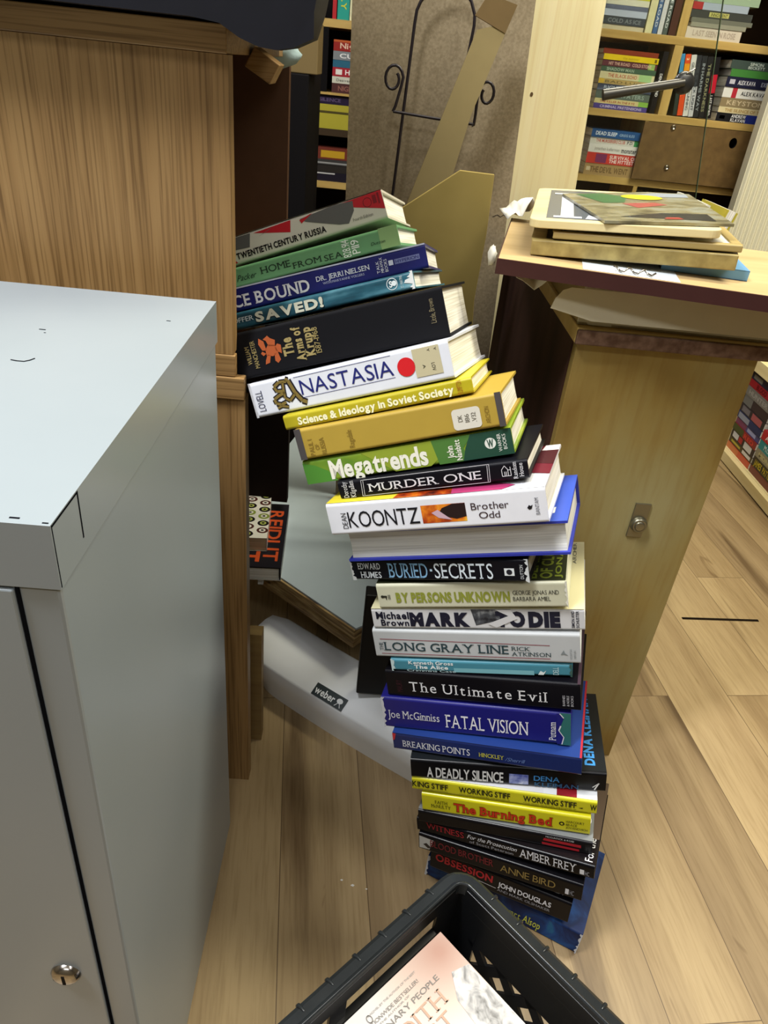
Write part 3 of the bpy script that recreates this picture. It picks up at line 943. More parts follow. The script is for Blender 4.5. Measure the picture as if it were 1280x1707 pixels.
# ------------------------------------------------------------------ books of the leaning stack
# x, y, z of the spine's lower middle, yaw, roll, pitch, length, thickness, depth
POSE = {
    'russia': (-0.0928, 0.8968, 0.8067, -0.1227, 0.3948, -0.2371, 0.2221, 0.0319, 0.1577),
    'home': (-0.0763, 0.8665, 0.7888, -0.1325, 0.3614, -0.2087, 0.2195, 0.0226, 0.1501),
    'ice': (-0.0567, 0.8374, 0.7714, -0.0891, 0.3347, -0.2525, 0.2448, 0.0268, 0.1667),
    'saved': (-0.0628, 0.8057, 0.7575, -0.2196, 0.3655, -0.2050, 0.2338, 0.0188, 0.1551),
    'krupp': (-0.0303, 0.7563, 0.7223, -0.1901, 0.3615, -0.1998, 0.2461, 0.0518, 0.1643),
    'anastasia': (-0.0154, 0.7297, 0.6889, -0.2750, 0.3995, -0.1688, 0.2360, 0.0397, 0.1521),
    'science': (0.0128, 0.7123, 0.6838, -0.2199, 0.3905, -0.1766, 0.2142, 0.0170, 0.1308),
    'paul': (0.0396, 0.6909, 0.6598, -0.2290, 0.3800, -0.1738, 0.2298, 0.0350, 0.1313),
    'mega': (0.0507, 0.6873, 0.6319, -0.2252, 0.3737, -0.1576, 0.2341, 0.0275, 0.1391),
    'murder': (0.0775, 0.6681, 0.6212, -0.2710, 0.3635, -0.1356, 0.2096, 0.0208, 0.1382),
    'koontz': (0.0851, 0.6461, 0.5854, -0.2891, 0.3415, -0.1277, 0.2402, 0.0380, 0.1481),
    'blue': (0.1118, 0.6514, 0.5469, -0.2768, 0.3191, -0.1172, 0.2494, 0.0384, 0.1405),
    'buried': (0.0989, 0.6593, 0.5081, -0.3285, 0.3115, -0.0820, 0.2096, 0.0281, 0.1452),
    'persons': (0.1403, 0.6499, 0.4803, -0.2377, 0.2898, -0.0794, 0.2176, 0.0335, 0.1424),
    'mark': (0.1507, 0.6494, 0.4499, -0.2200, 0.2662, -0.0765, 0.2463, 0.0286, 0.1603),
    'long': (0.1557, 0.6429, 0.4080, -0.2321, 0.2598, -0.0689, 0.2436, 0.0409, 0.1599),
    'alice': (0.1637, 0.6400, 0.3902, -0.2208, 0.2565, -0.0615, 0.2161, 0.0178, 0.1398),
    'ultimate': (0.1711, 0.6304, 0.3512, -0.2660, 0.2488, -0.0563, 0.2353, 0.0394, 0.1525),
    'fatal': (0.1710, 0.6259, 0.2984, -0.2409, 0.2203, -0.0613, 0.2330, 0.0488, 0.1550),
    'breaking': (0.1855, 0.6081, 0.2728, -0.2737, 0.2093, -0.0545, 0.2340, 0.0283, 0.1440),
    'deadly': (0.2176, 0.6003, 0.2430, -0.1482, 0.1709, -0.0707, 0.2407, 0.0311, 0.1454),
    'stiff': (0.2148, 0.5916, 0.2203, -0.2182, 0.1727, -0.0553, 0.2305, 0.0220, 0.1400),
    'burning': (0.2226, 0.5858, 0.1876, -0.2320, 0.1775, -0.0389, 0.2123, 0.0315, 0.1401),
    'geary': (0.2242, 0.5798, 0.1641, -0.2807, 0.1852, -0.0239, 0.2229, 0.0222, 0.1500),
    'witness': (0.2268, 0.5734, 0.1396, -0.3791, 0.1947, -0.0170, 0.2334, 0.0243, 0.1373),
    'blood': (0.2267, 0.5698, 0.1008, -0.3782, 0.1401, -0.0133, 0.2192, 0.0320, 0.1450),
    'obsession': (0.2344, 0.5708, 0.0532, -0.4069, 0.0734, -0.0083, 0.1935, 0.0417, 0.1448),
    'alsop': (0.2455, 0.5768, -0.0000, -0.4623, 0.0011, -0.0013, 0.2254, 0.0455, 0.1353),
}
STACK = 'hardcover books in the tall leaning stack'
PAGES = pages_mat()
NAVY_E = '#141a3a'

class Book:
    def __init__(self, key, label, cover, rough=0.35, flip=False, pages=None, jacket_in=None, paperback=False, group=STACK):
        x, y, z, yaw, roll, pitch, L, T, D = POSE[key]
        R = Matrix.Rotation(yaw, 4, 'Z') @ Matrix.Rotation(-roll, 4, 'Y') @ Matrix.Rotation(pitch, 4, 'X')
        self.L, self.T, self.D = L, T, D
        T_ = T - 0.0006
        self.root = thing('hardcover_book', label, 'book', matrix=Matrix.Translation((x, y, z)) @ R, group=group)
        self.c = MB()
        dark = isinstance(cover, str) and sum(lin(cover)[:3]) < 0.06
        cm = cover if not isinstance(cover, str) else flat(cover, max(rough, 0.3) if dark else rough, 0.2 if dark else 0.45, vary=0.06)
        self.cm = cm
        tb = 0.0026 if T > 0.02 else 0.0018
        r = min(0.0035, T * 0.2)
        n = 5
        arc = lambda cy, cz, a0, a1, rr: [(cy + rr * math.cos(math.radians(a0 + (a1 - a0) * k / n)), cz + rr * math.sin(math.radians(a0 + (a1 - a0) * k / n))) for k in range(n + 1)]
        out = [(D, T_)] + arc(r, T_ - r, 90, 180, r) + arc(r, r, 180, 270, r) + [(D, 0.0)]
        inn = [(D, tb), (0.004, tb), (0.003, tb + 0.001), (0.003, T_ - tb - 0.001), (0.004, T_ - tb), (D, T_ - tb)]
        flipf = (lambda p: (p[0], D - p[1], p[2])) if flip else (lambda p: p)
        self.flip = flipf
        # C-shaped case as three convex slabs that share their faces
        no = len(out)
        vs = [(-L / 2, y_, z_) for y_, z_ in out + inn] + [(L / 2, y_, z_) for y_, z_ in out + inn]
        m = no + 6
        fs = []
        loop = list(range(m))
        for i in range(m):
            j = (i + 1) % m
            fs.append((i, i + m, j + m, j))
        # end caps: triangulate as strips between outer and inner chains
        o_top, i_top = list(range(0, no // 2)), None
        cap = [(0, no + 5, no + 4, 1)]
        half = no // 2
        for i in range(1, half - 1):
            cap.append((i, no + 4, i + 1))
        cap.append((half - 1, no + 4, no + 3, no + 2, no + 1, half))
        for i in range(half, no - 2):
            cap.append((i, no + 1, i + 1))
        cap.append((no - 2, no + 1, no, no - 1))
        for q in cap:
            fs.append(tuple(q))
            fs.append(tuple(v + m for v in reversed(q)))
        self.c.add([self.flip(p) for p in vs], fs, cm)
        # pages
        pg = MB()
        ex, py0, py1 = L / 2 - (0.0 if paperback else 0.0035), 0.0032, D - (0.0005 if paperback else 0.0045)
        prof = [(py0, tb), (py1, tb), (py1 - 0.002, tb + (T_ - 2 * tb) * 0.25), (py1 - 0.0028, T_ / 2), (py1 - 0.002, tb + (T_ - 2 * tb) * 0.75), (py1, T_ - tb), (py0, T_ - tb)]
        vs = [(-ex, a, b) for a, b in prof] + [(ex, a, b) for a, b in prof]
        k = len(prof)
        pfs = [tuple(range(k)), tuple(range(2 * k - 1, k - 1, -1))] + [(i, i + k, (i + 1) % k + k, (i + 1) % k) for i in range(k)]
        pg.add([self.flip(p) for p in vs], pfs, pages or PAGES)
        pg.build('page_block', self.root, local=True)

    def pos(self, face, u, v, off):
        a, L, T, D = (u - 0.5) * self.L, self.L, self.T, self.D
        if face == 's':
            return self.flip((a, -off, v * T))
        return self.flip((a, v * D, T - 0.0006 + off))

    def text(self, t, u0, v0, u1, v1, col, face='s', rot=0, bold=0.0, serif=False, slant=0.0, off=0.0006, track=0.10, mb=None):
        dims = (self.L, self.T if face == 's' else self.D)
        mat = flat(col, 0.45, 0.3) if isinstance(col, str) else col
        put_text(mb or self.c, t, (u0, v0, u1, v1), lambda a, b: self.pos(face, a, b, off), mat, rot=rot, bold=bold, serif=serif, slant=slant * (dims[1] / dims[0]), track=track)

    def poly(self, pts, col, face='s', off=0.0003, mb=None):
        mat = flat(col, 0.38, 0.4) if isinstance(col, str) else col
        (mb or self.c).poly([self.pos(face, u, v, off) for u, v in pts], mat)

    def rect(self, u0, v0, u1, v1, col, face='s', off=0.0003, mb=None):
        self.poly([(u0, v0), (u1, v0), (u1, v1), (u0, v1)], col, face, off, mb)

    def line(self, p, q, w, col, face='s', off=0.0004):
        dims = (self.L, self.T if face == 's' else self.D)
        dx, dy = (q[0] - p[0]) * dims[0], (q[1] - p[1]) * dims[1]
        l = math.hypot(dx, dy)
        nx, ny = -dy / l * w / 2 / dims[0], dx / l * w / 2 / dims[1]
        self.poly([(p[0] - nx, p[1] - ny), (q[0] - nx, q[1] - ny), (q[0] + nx, q[1] + ny), (p[0] + nx, p[1] + ny)], col, face, off)

    def disc(self, u, v, r, col, off=0.0004, n=20, mb=None, ry=None):
        self.poly([(u + r / self.L * math.cos(2 * math.pi * k / n), v + (ry or r) / self.T * math.sin(2 * math.pi * k / n)) for k in range(n)], col, 's', off, mb)

    def ring(self, u, v, r, w, col, off=0.0004, n=24):
        for k in range(n):
            a, b = 2 * math.pi * k / n, 2 * math.pi * (k + 1) / n
            P = lambda rr, t: (u + rr / self.L * math.cos(t), v + rr / self.T * math.sin(t))
            self.poly([P(r, a), P(r, b), P(r - w, b), P(r - w, a)], col, 's', off)

    def wear(self, side, col, seed, depth=0.006, face='s', n=14):
        """ragged worn edge along one end of the jacket."""
        rr = random.Random(seed)
        pts = []
        for k in range(n + 1):
            pts.append((depth * rr.uniform(0.1, 1.0) / self.L, k / n))
        for k in range(n):
            (d0, v0), (d1, v1) = pts[k], pts[k + 1]
            if side == 'right':
                self.poly([(1 - d0, v0), (1.0, v0), (1.0, v1), (1 - d1, v1)], col, face, 0.0005)
            elif side == 'left':
                self.poly([(0, v0), (d0, v0), (d1, v1), (0, v1)], col, face, 0.0005)

    def done(self, bevel=0.0):
        self.c.build('cover', self.root, local=True)
        return self.root

# 1 grey, red and cream textbook
b = Book('russia', 'cream spined textbook with red and grey shapes, topmost of the leaning stack', '#cfcabb', 0.4)
b.poly([(0.735, 0.93), (0.997, 0.97), (0.999, 0.33), (0.844, 0.67)], '#b8202a')
b.poly([(0.542, 0.86), (0.74, 0.96), (0.842, 0.90), (0.837, 0.574), (0.795, 0.205), (0.743, 0.269), (0.672, 0.449), (0.572, 0.708)], '#5f5e5c', off=0.0004)
b.poly([(0.272, 0.892), (0.492, 0.93), (0.475, 0.531)], '#b8202a')
b.poly([(0.540, 0.825), (0.619, 0.934), (0.547, 0.697)], '#b8202a', off=0.0005)
b.poly([(0.03, 0.95), (0.254, 0.926), (0.231, 0.458), (0.0, 0.6)], '#5f5e5c')
b.poly([(0.296, 0.726), (0.387, 0.898), (0.358, 0.823)], '#5f5e5c', off=0.0005)
b.poly([(0.100, 0.42), (0.141, 0.05), (0.05, 0.05)], '#b8202a')
b.rect(0, 0.0, 1, 1, '#b4b0a6', 't')
b.ring(0.915, 0.70, 0.0052, 0.0006, '#5a1a20', off=0.0005)
b.rect(0.945, 0.60, 0.965, 0.88, '#7d1a22', off=0.0005)
b.rect(0.972, 0.55, 0.982, 0.92, '#7d1a22', off=0.0005)
b.text('TWENTIETH CENTURY RUSSIA', 0.144, 0.17, 0.668, 0.385, '#141214', bold=0.035)
b.text('Fourth Edition', 0.821, 0.22, 0.930, 0.33, '#6b675f')
b.done()

# 2 green
b = Book('home', 'green cloth hardcover with chalk call number, second from the stack top', '#5f9263', 0.6)
b.text('HOME', 0.232, 0.33, 0.405, 0.66, '#1c2d22', serif=True)
b.text('FROM', 0.415, 0.18, 0.575, 0.47, '#1c2d22', serif=True)
b.text('SEA', 0.59, 0.14, 0.692, 0.42, '#1c2d22', serif=True)
b.text('Packer', 0.085, 0.26, 0.195, 0.55, '#1f3527', slant=0.5)
b.text('Dutton', 0.85, 0.30, 0.925, 0.44, '#1f3527', slant=0.3)
b.text('828.914', 0.696, 0.05, 0.738, 0.88, '#dfe9dc', rot=90)
b.text('P119', 0.746, 0.12, 0.788, 0.78, '#dfe9dc', rot=90)
b.rect(0.9, 0.0, 1.0, 1.0, '#86a86f', off=0.0002)
b.done()

# 3 dark blue with white lettering
b = Book('ice', 'dark blue jacketed hardcover with large white serif lettering and white top edge', '#20256e', 0.3)
b.rect(0, 0.0, 1, 1, '#d5d8e2', 't')
b.rect(0.0, 0.93, 1.0, 0.99, '#cdd2e6')
b.text('ICE BOUND', 0.035, 0.17, 0.442, 0.66, '#f2f2f4', serif=True, bold=0.02)
b.text('DR. JERRI NIELSEN', 0.477, 0.46, 0.734, 0.66, '#eef0f6', serif=True, bold=0.005)
b.text('WITH MARYANNE VOLLERS', 0.505, 0.29, 0.705, 0.38, '#c3c8e2', serif=True)
b.text('TALK', 0.765, 0.22, 0.779, 0.70, '#eef0f6', rot=90)
b.text('MIRAMAX', 0.784, 0.22, 0.797, 0.82, '#eef0f6', rot=90)
b.text('BOOKS', 0.803, 0.22, 0.817, 0.72, '#eef0f6', rot=90)
b.rect(0.824, 0.43, 0.845, 0.63, '#dfe3f2')
b.rect(0.852, 0.43, 0.968, 0.63, '#7f86b8')
b.text('HYPERION', 0.857, 0.47, 0.963, 0.59, '#20256e')
b.done()

# 4 teal ragged jacket
SEA = ramp_noise('sea_jacket', (14, 14, 60), [(0.3, '#16303c'), (0.5, '#2c5f70'), (0.65, '#5b93a3'), (0.8, '#8fb9bf')], 0.35, 0.4)
b = Book('saved', 'teal sea patterned hardcover with worn white corner under the dark blue book', SEA)
b.text('SAVED!', 0.182, 0.16, 0.552, 0.72, '#10202a', bold=0.06, off=0.0005)
b.text('SAVED!', 0.186, 0.19, 0.549, 0.75, '#d8d9c4', bold=0.045, off=0.0008)
b.text('HOFFER', 0.03, 0.36, 0.175, 0.64, '#d9e4e4')
b.ring(0.896, 0.52, 0.0062, 0.0007, '#e2eaea')
b.text('S', 0.882, 0.36, 0.897, 0.70, '#e2eaea', bold=0.03)
b.disc(0.906, 0.54, 0.0028, '#e2eaea')
b.text('ST. MARTINS', 0.935, 0.2, 0.948, 0.85, '#c3d3d3', rot=90)
b.wear('right', '#dfe2de', 4, 0.012)
b.done()

# 5 thick black cloth
b = Book('krupp', 'thick black cloth hardcover with gold blackletter and red griffin emblem', '#08080d', 0.8)
GOLD_C = '#9a8a5a'
for t, u0, u1, v0, v1 in (('The', .248, .297, .30, .68), ('Arms of', .305, .347, .15, .85), ('Krupp', .352, .395, .21, .80)):
    b.text(t, u0, v0, u1, v1, GOLD_C, rot=90, bold=0.045, serif=True)
b.text('1587-1968', .402, .23, .428, .76, GOLD_C, rot=90)
b.text('WILLIAM', .066, .28, .088, .66, GOLD_C, rot=90)
b.text('MANCHESTER', .098, .18, .120, .76, GOLD_C, rot=90)
b.text('Little, Brown', .932, .33, .955, .80, '#7d7358', rot=90)
# rearing griffin emblem
GR = '#a8552f'
for pts in ([(.165, .40), (.195, .36), (.225, .42), (.215, .58), (.185, .62), (.165, .52)],
            [(.185, .58), (.215, .56), (.222, .68), (.200, .74), (.178, .70)],
            [(.178, .70), (.200, .74), (.190, .80), (.165, .74)],
            [(.150, .52), (.170, .50), (.166, .70), (.145, .78), (.138, .66)],
            [(.215, .46), (.240, .38), (.244, .56), (.228, .60), (.214, .54)],
            [(.170, .42), (.184, .38), (.172, .24), (.150, .22), (.155, .30)],
            [(.204, .40), (.222, .42), (.228, .26), (.212, .20), (.200, .26)],
            [(.165, .44), (.150, .40), (.140, .46), (.148, .50)]):
    b.poly(pts, GR, off=0.0004)
b.done()

# 6 white jacket
b = Book('anastasia', 'thick white jacketed hardcover with blue lettering and a red dot sticker', '#dde0e8', 0.3)
b.text('NASTASIA', 0.268, 0.39, 0.735, 0.79, '#23286e')
b.line((0.245, 0.895), (0.735, 0.905), 0.0005, '#23286e')
b.line((0.262, 0.31), (0.737, 0.325), 0.0005, '#23286e')
# ornate capital: two curling strokes
INK, GD = '#1d1a24', '#7d6a36'
def stroke(pts, w, col, off):
    for p, q in zip(pts, pts[1:]):
        b.line(p, q, w, col, off=off)
for w, col, off in ((0.0075, INK, 0.0005), (0.004, GD, 0.0008)):
    stroke([(0.20, 0.90), (0.215, 0.86), (0.235, 0.50), (0.262, 0.24), (0.285, 0.17)], w, col, off)
    stroke([(0.205, 0.84), (0.165, 0.86), (0.135, 0.76), (0.145, 0.62), (0.175, 0.60)], w * 0.8, col, off)
    stroke([(0.185, 0.55), (0.150, 0.50), (0.120, 0.42), (0.125, 0.30), (0.150, 0.24), (0.178, 0.28)], w * 0.8, col, off)
    stroke([(0.185, 0.84), (0.180, 0.60), (0.178, 0.40), (0.200, 0.30), (0.235, 0.46)], w * 0.7, col, off)
    stroke([(0.125, 0.16), (0.15, 0.20), (0.185, 0.14)], w * 0.6, col, off)
b.text('LOVELL', 0.026, 0.16, 0.062, 0.74, '#2a2c4a', rot=90)
b.rect(0.0, 0.0, 0.012, 1.0, '#c9cbd0')
b.wear('left', '#b9b9bd', 11, 0.003)
stk = MB()
b.disc(0.797, 0.53, 0.0098, '#cf2027', off=0.0006, n=32, mb=stk)
stk.build('dot_sticker', b.root, local=True, label='round red sticker')
lab = MB()
b.rect(0.835, 0.20, 0.958, 0.93, '#c0b795', off=0.0006, mb=lab)
b.text('LOV', 0.912, 0.30, 0.928, 0.50, '#3a382f', rot=-90, off=0.0009, mb=lab)
b.text('A', 0.872, 0.40, 0.884, 0.50, '#3a382f', rot=-90, off=0.0009, mb=lab)
b.text('Y', 0.905, 0.80, 0.916, 0.88, '#3a382f', rot=-90, off=0.0009, mb=lab)
b.text('Y', 0.935, 0.80, 0.946, 0.88, '#3a382f', rot=-90, off=0.0009, mb=lab)
lab.build('call_label', b.root, local=True, label='beige library call number label')
b.done()

# 7 thin yellow-olive
b = Book('science', 'thin yellow hardcover with cream lettering, right under the white book', '#b5a81f', 0.4)
b.text('Science & Ideology in Soviet Society', 0.078, 0.22, 0.908, 0.70, '#f0edc8', bold=0.04, track=0.06)
b.text('PLUMPTON', 0.925, 0.08, 0.950, 0.92, '#a2641f', rot=90)
b.done()

# 8 mustard cloth with grey ends
b = Book('paul', 'mustard yellow hardcover with grey cloth ends and white call number label', '#ae9238', 0.5)
b.rect(0.0, 0.0, 0.034, 1.0, '#4d4848')
b.rect(0.972, 0.0, 1.0, 1.0, '#4d4848')
b.text('PAUL I', 0.058, 0.10, 0.082, 0.62, '#7d6426', rot=90)
b.text('OF', 0.090, 0.26, 0.110, 0.44, '#7d6426', rot=90)
b.text('RUSSIA', 0.118, 0.08, 0.142, 0.62, '#7d6426', rot=90)
b.text('Ragsdale', 0.262, 0.14, 0.288, 0.70, '#7d6426', rot=90)
b.text('ARCHON', 0.918, 0.17, 0.938, 0.66, '#7d6426', rot=90)
lab = MB()
W_, Hh = 0.128, 0.62
b.poly([(0.770 + x / b.L, 0.10 + y / b.T) for x, y in rrect(W_ * b.L, Hh * b.T, 0.004)], '#d8d4c6', off=0.0006, mb=lab)
for t, u0, v0, v1 in (('DK', 0.795, 0.34, 0.54), ('186', 0.826, 0.30, 0.54), ('.V32', 0.857, 0.28, 0.56)):
    b.text(t, u0, v0, u0 + 0.020, v1, '#6b675c', rot=90, off=0.0009, mb=lab)
lab.build('call_label', b.root, local=True, label='white library call number label')
b.done()

# 9 green gradient
MEGA = ramp_noise('green_yellow_jacket', (9, 9, 20), [(0.3, '#4f7d2a'), (0.5, '#87a02c'), (0.7, '#b3b636')], 0.35, 0.4)
b = Book('mega', 'yellow to green jacketed hardcover with bold white lettering', MEGA)
b.poly([(0.0, 0.0), (0.0, 0.9), (0.06, 0.75), (0.12, 0.45), (0.16, 0.0)], '#4f8a33')
b.poly([(0.30, 0.94), (0.66, 0.98), (0.69, 0.4), (0.62, 0.0), (0.45, 0.0)], '#8e9f33', off=0.00025)
b.poly([(0.64, 0.98), (0.83, 0.98), (0.78, 0.5), (0.80, 0.0), (0.66, 0.0)], '#4d7a38')
b.poly([(0.82, 0.98), (1.0, 0.98), (1.0, 0.0), (0.77, 0.0), (0.79, 0.5)], '#24493a', off=0.00035)
b.rect(0, 0, 1, 1, '#8aa231', 't')
b.text('Megatrends', 0.130, 0.10, 0.612, 0.86, '#eceadb', bold=0.032, track=0.05)
b.text('John', 0.704, 0.18, 0.733, 0.66, '#eceadb', rot=90, bold=0.02)
b.text('Naisbitt', 0.742, 0.06, 0.768, 0.86, '#eceadb', rot=90, bold=0.02)
b.disc(0.902, 0.52, 0.0058, '#e4e6dd')
b.text('W', 0.888, 0.38, 0.916, 0.68, '#24493a', bold=0.03, off=0.0008)
b.text('WARNER', 0.935, 0.16, 0.950, 0.84, '#e4e6dd', rot=90)
b.text('BOOKS', 0.957, 0.22, 0.972, 0.80, '#e4e6dd', rot=90)
b.done()

# 10 black with framed title
b = Book('murder', 'short black hardcover with white framed serif title, above the thick white book', '#0b0b13', 0.45)
WH = '#d9d9dd'
for (p, q) in (((.135, .92), (.815, .95)), ((.128, .06), (.808, .04)), ((.135, .92), (.128, .06)), ((.815, .95), (.808, .04)), ((.805, .90), (.798, .08)), ((.146, .88), (.140, .10))):
    b.line(p, q, 0.0005, WH)
b.text('MURDER ONE', 0.172, 0.25, 0.772, 0.68, WH, serif=True)
b.text('Dorothy', 0.022, 0.06, 0.050, 0.94, WH, rot=90, serif=True)
b.text('Kilgallen', 0.062, 0.06, 0.090, 0.96, WH, rot=90, serif=True)
b.text('Random', 0.925, 0.08, 0.946, 0.92, WH, rot=90, serif=True)
b.text('House', 0.955, 0.16, 0.976, 0.84, WH, rot=90, serif=True)
for (p, q) in (((.872, .25), (.872, .58)), ((.872, .58), (.888, .78)), ((.888, .78), (.902, .58)), ((.902, .58), (.902, .25)), ((.872, .25), (.915, .25)), ((.902, .55), (.915, .55)), ((.915, .25), (.915, .70)), ((.885, .25), (.885, .48)), ((.893, .25), (.893, .48))):
    b.line(p, q, 0.0006, WH)
b.done()

# 11 thick white novel with a picture
FIRE = ramp_noise('fire_print', (40, 40, 40), [(0.30, '#3a1614'), (0.45, '#a83a12'), (0.55, '#e07a1c'), (0.68, '#f0c23a'), (0.8, '#f3e7c0')], 0.25, 0.5)
b = Book('koontz', 'thick white novel with thin black capitals and small fiery picture on spine', '#e3e4ea', 0.25)
b.rect(0.0, 0.012, 1.0, 0.99, '#dcdde2', 't', off=0.0001)
b.poly([(0.0, 0.012), (0.55, 0.012), (0.60, 0.16), (0.35, 0.3), (0.0, 0.3)], '#e6d33a', 't', off=0.0003)
b.poly([(0.33, 0.012), (0.62, 0.012), (0.60, 0.2), (0.35, 0.3)], FIRE, 't', off=0.0005)
b.poly([(0.60, 0.012), (0.82, 0.02), (0.87, 0.10), (0.75, 0.2), (0.58, 0.2)], '#b03a6c', 't', off=0.0006)
b.poly([(0.86, 0.36), (1.0, 0.28), (1.0, 0.99), (0.4, 0.99), (0.5, 0.5)], '#6d2330', 't', off=0.0006)
b.poly([(0.90, 0.56), (1.0, 0.50), (1.0, 0.86), (0.88, 0.88)], '#4a2226', 't', off=0.0008)
b.poly([(0.92, 0.86), (1.0, 0.85), (1.0, 0.99), (0.93, 0.99)], '#dcd8d6', 't', off=0.0009)
b.text('KOONTZ', 0.098, 0.22, 0.441, 0.70, '#16161c')
b.text('DEAN', 0.066, 0.20, 0.092, 0.68, '#16161c', rot=90)
b.rect(0.454, 0.20, 0.655, 0.73, FIRE)
b.poly([(0.55, 0.62), (0.60, 0.73), (0.655, 0.72), (0.655, 0.34), (0.61, 0.28), (0.565, 0.36), (0.535, 0.5)], '#231416', off=0.0005)
b.poly([(0.50, 0.50), (0.53, 0.58), (0.57, 0.36), (0.59, 0.26), (0.53, 0.34)], '#c9a7b4', off=0.0007)
b.text('Brother', 0.679, 0.50, 0.842, 0.70, '#3a2a30')
b.text('Odd', 0.709, 0.24, 0.800, 0.43, '#3a2a30')
b.text('BANTAM', 0.952, 0.25, 0.968, 0.72, '#5a5a62', rot=90)
b.poly([(0.918, 0.45), (0.926, 0.53), (0.934, 0.50), (0.942, 0.54), (0.936, 0.42), (0.926, 0.40)], '#16161c', off=0.0005)
b.done()

# 12 blue cloth, fore-edge forward
b = Book('blue', 'bright blue cloth hardcover lying with its page edges towards the front', '#2a35a0', 0.5, flip=True, pages=pages_mat('pages_white', '#c3c3bd', '#deded8'))
b.rect(0.62, 0.06, 0.93, 0.94, '#59665e', 't')
b.rect(0.93, 0.0, 1.0, 1.0, '#3d57b5', 't', off=0.0002)
b.poly([(0.86, 0.9), (0.94, 0.84), (0.94, 0.72), (0.87, 0.8)], '#e4e4e0', 't', off=0.0005)
b.rect(0.86, 0.55, 0.93, 0.6, '#7f9b93', 't', off=0.0005)
b.done()

# 13 black worn jacket with tall condensed letters
b = Book('buried', 'black worn jacket hardcover with tall pale blue lettering below the blue book', '#0a0b15', 0.35)
LB = '#b9d3e6'
b.text('EDWARD', 0.045, 0.52, 0.180, 0.80, '#dfe6ec', serif=True, bold=0.01)
b.text('HUMES', 0.055, 0.12, 0.180, 0.40, '#dfe6ec', serif=True, bold=0.01)
b.text('BURIED', 0.227, 0.14, 0.455, 0.80, '#86b4d8', serif=True)
b.rect(0.467, 0.44, 0.480, 0.54, LB)
b.text('SECRETS', 0.492, 0.14, 0.815, 0.80, '#d9e4ec', serif=True)
b.rect(0.873, 0.28, 0.925, 0.60, '#dfe3e6')
b.disc(0.899, 0.44, 0.0032, '#1b1c28', off=0.0006)
b.text('DUTTON', 0.955, 0.15, 0.972, 0.75, '#c9ced2', rot=90)
b.wear('right', '#cfd3d4', 21, 0.006)
b.wear('left', '#cfd3d4', 23, 0.005)
b.done()

# 14 cream with olive title
b = Book('persons', 'cream spined hardcover with bold olive lettering and dark green printed front', '#c9c8ae', 0.4)
b.rect(0, 0.02, 0.995, 1, '#2b2f1c', 't')
for k, (u0, u1) in enumerate(((0.80, 0.85), (0.865, 0.925), (0.94, 0.97))):
    b.text(('BEHIND', 'OF CLUES', 'JONAS')[k], u0, 0.05, u1, 0.62, '#6e7a2a', 't', rot=90, bold=0.03)
b.text('BY PERSONS UNKNOWN', 0.102, 0.28, 0.712, 0.66, '#8b9136', bold=0.05, track=0.05)
b.text('GEORGE JONAS AND', 0.728, 0.52, 0.958, 0.68, '#3a3a34')
b.text('BARBARA AMIEL', 0.727, 0.28, 0.915, 0.44, '#3a3a34')
b.disc(0.026, 0.50, 0.0019, '#2a2a22', off=0.0005)
b.rect(0.030, 0.46, 0.052, 0.54, '#2a2a22', off=0.0005)
b.rect(0.044, 0.38, 0.050, 0.48, '#2a2a22', off=0.0005)
b.text('11', 0.058, 0.40, 0.070, 0.58, '#5a5a4c')
b.wear('right', '#e2e0d2', 31, 0.004)
b.done()

# 15 white with heavy black title and photo patch
b = Book('mark', 'white spined hardcover with heavy black capitals broken by a small photo', '#cfcfd0', 0.35)
b.rect(0, 0.0, 1, 1, '#d3cda4', 't')
b.text('ARCHER', 0.945, 0.64, 0.962, 0.98, '#3a4046', 't', rot=90)
NV = '#191a2c'
b.text('Michael', 0.020, 0.50, 0.184, 0.84, NV, bold=0.03)
b.text('Brown', 0.040, 0.16, 0.180, 0.46, NV, bold=0.03)
b.text('MARK', 0.187, 0.20, 0.478, 0.82, NV, bold=0.08, track=0.06)
b.poly([(0.487, 0.97), (0.672, 0.97), (0.684, 0.62), (0.505, 0.20)], ramp_noise('grey_photo', (110, 110, 110), [(0.35, '#1d1e24'), (0.55, '#4a4d52'), (0.7, '#8f9294')], 0.4))
b.text('TO', 0.600, 0.20, 0.735, 0.88, NV, bold=0.07, off=0.0005, track=0.06)
b.poly([(0.60, 0.97), (0.672, 0.97), (0.70, 0.55), (0.60, 0.12), (0.56, 0.3), (0.66, 0.68)], '#cfcfd0', off=0.0009)
b.text('DIE', 0.750, 0.20, 0.893, 0.88, NV, bold=0.08, track=0.06)
b.text('SIMON AND', 0.942, 0.14, 0.955, 0.92, NV, rot=90, bold=0.02)
b.text('SCHUSTER', 0.962, 0.14, 0.975, 0.92, NV, rot=90, bold=0.02)
b.done()

# 16 pale grey
b = Book('long', 'pale grey hardcover with dark green serif capitals between two red lines', '#b9bcbd', 0.4)
GNN = '#2a4046'
b.text('LONG GRAY LINE', 0.052, 0.27, 0.671, 0.56, GNN, serif=True, bold=0.008)
b.text('THE', 0.026, 0.27, 0.044, 0.55, GNN, rot=90, serif=True)
b.text('RICK', 0.684, 0.40, 0.770, 0.53, GNN, serif=True)
b.text('ATKINSON', 0.684, 0.22, 0.866, 0.35, GNN, serif=True)
b.line((0.033, 0.665), (0.862, 0.60), 0.0008, '#8a3040')
b.line((0.032, 0.15), (0.862, 0.15), 0.0008, '#8a3040')
b.poly([(0.91, 0.3), (0.925, 0.46), (0.93, 0.36), (0.945, 0.28), (0.925, 0.32)], '#7f8688', off=0.0005)
b.text('HOUGHTON', 0.952, 0.16, 0.962, 0.50, '#8d9294', rot=90)
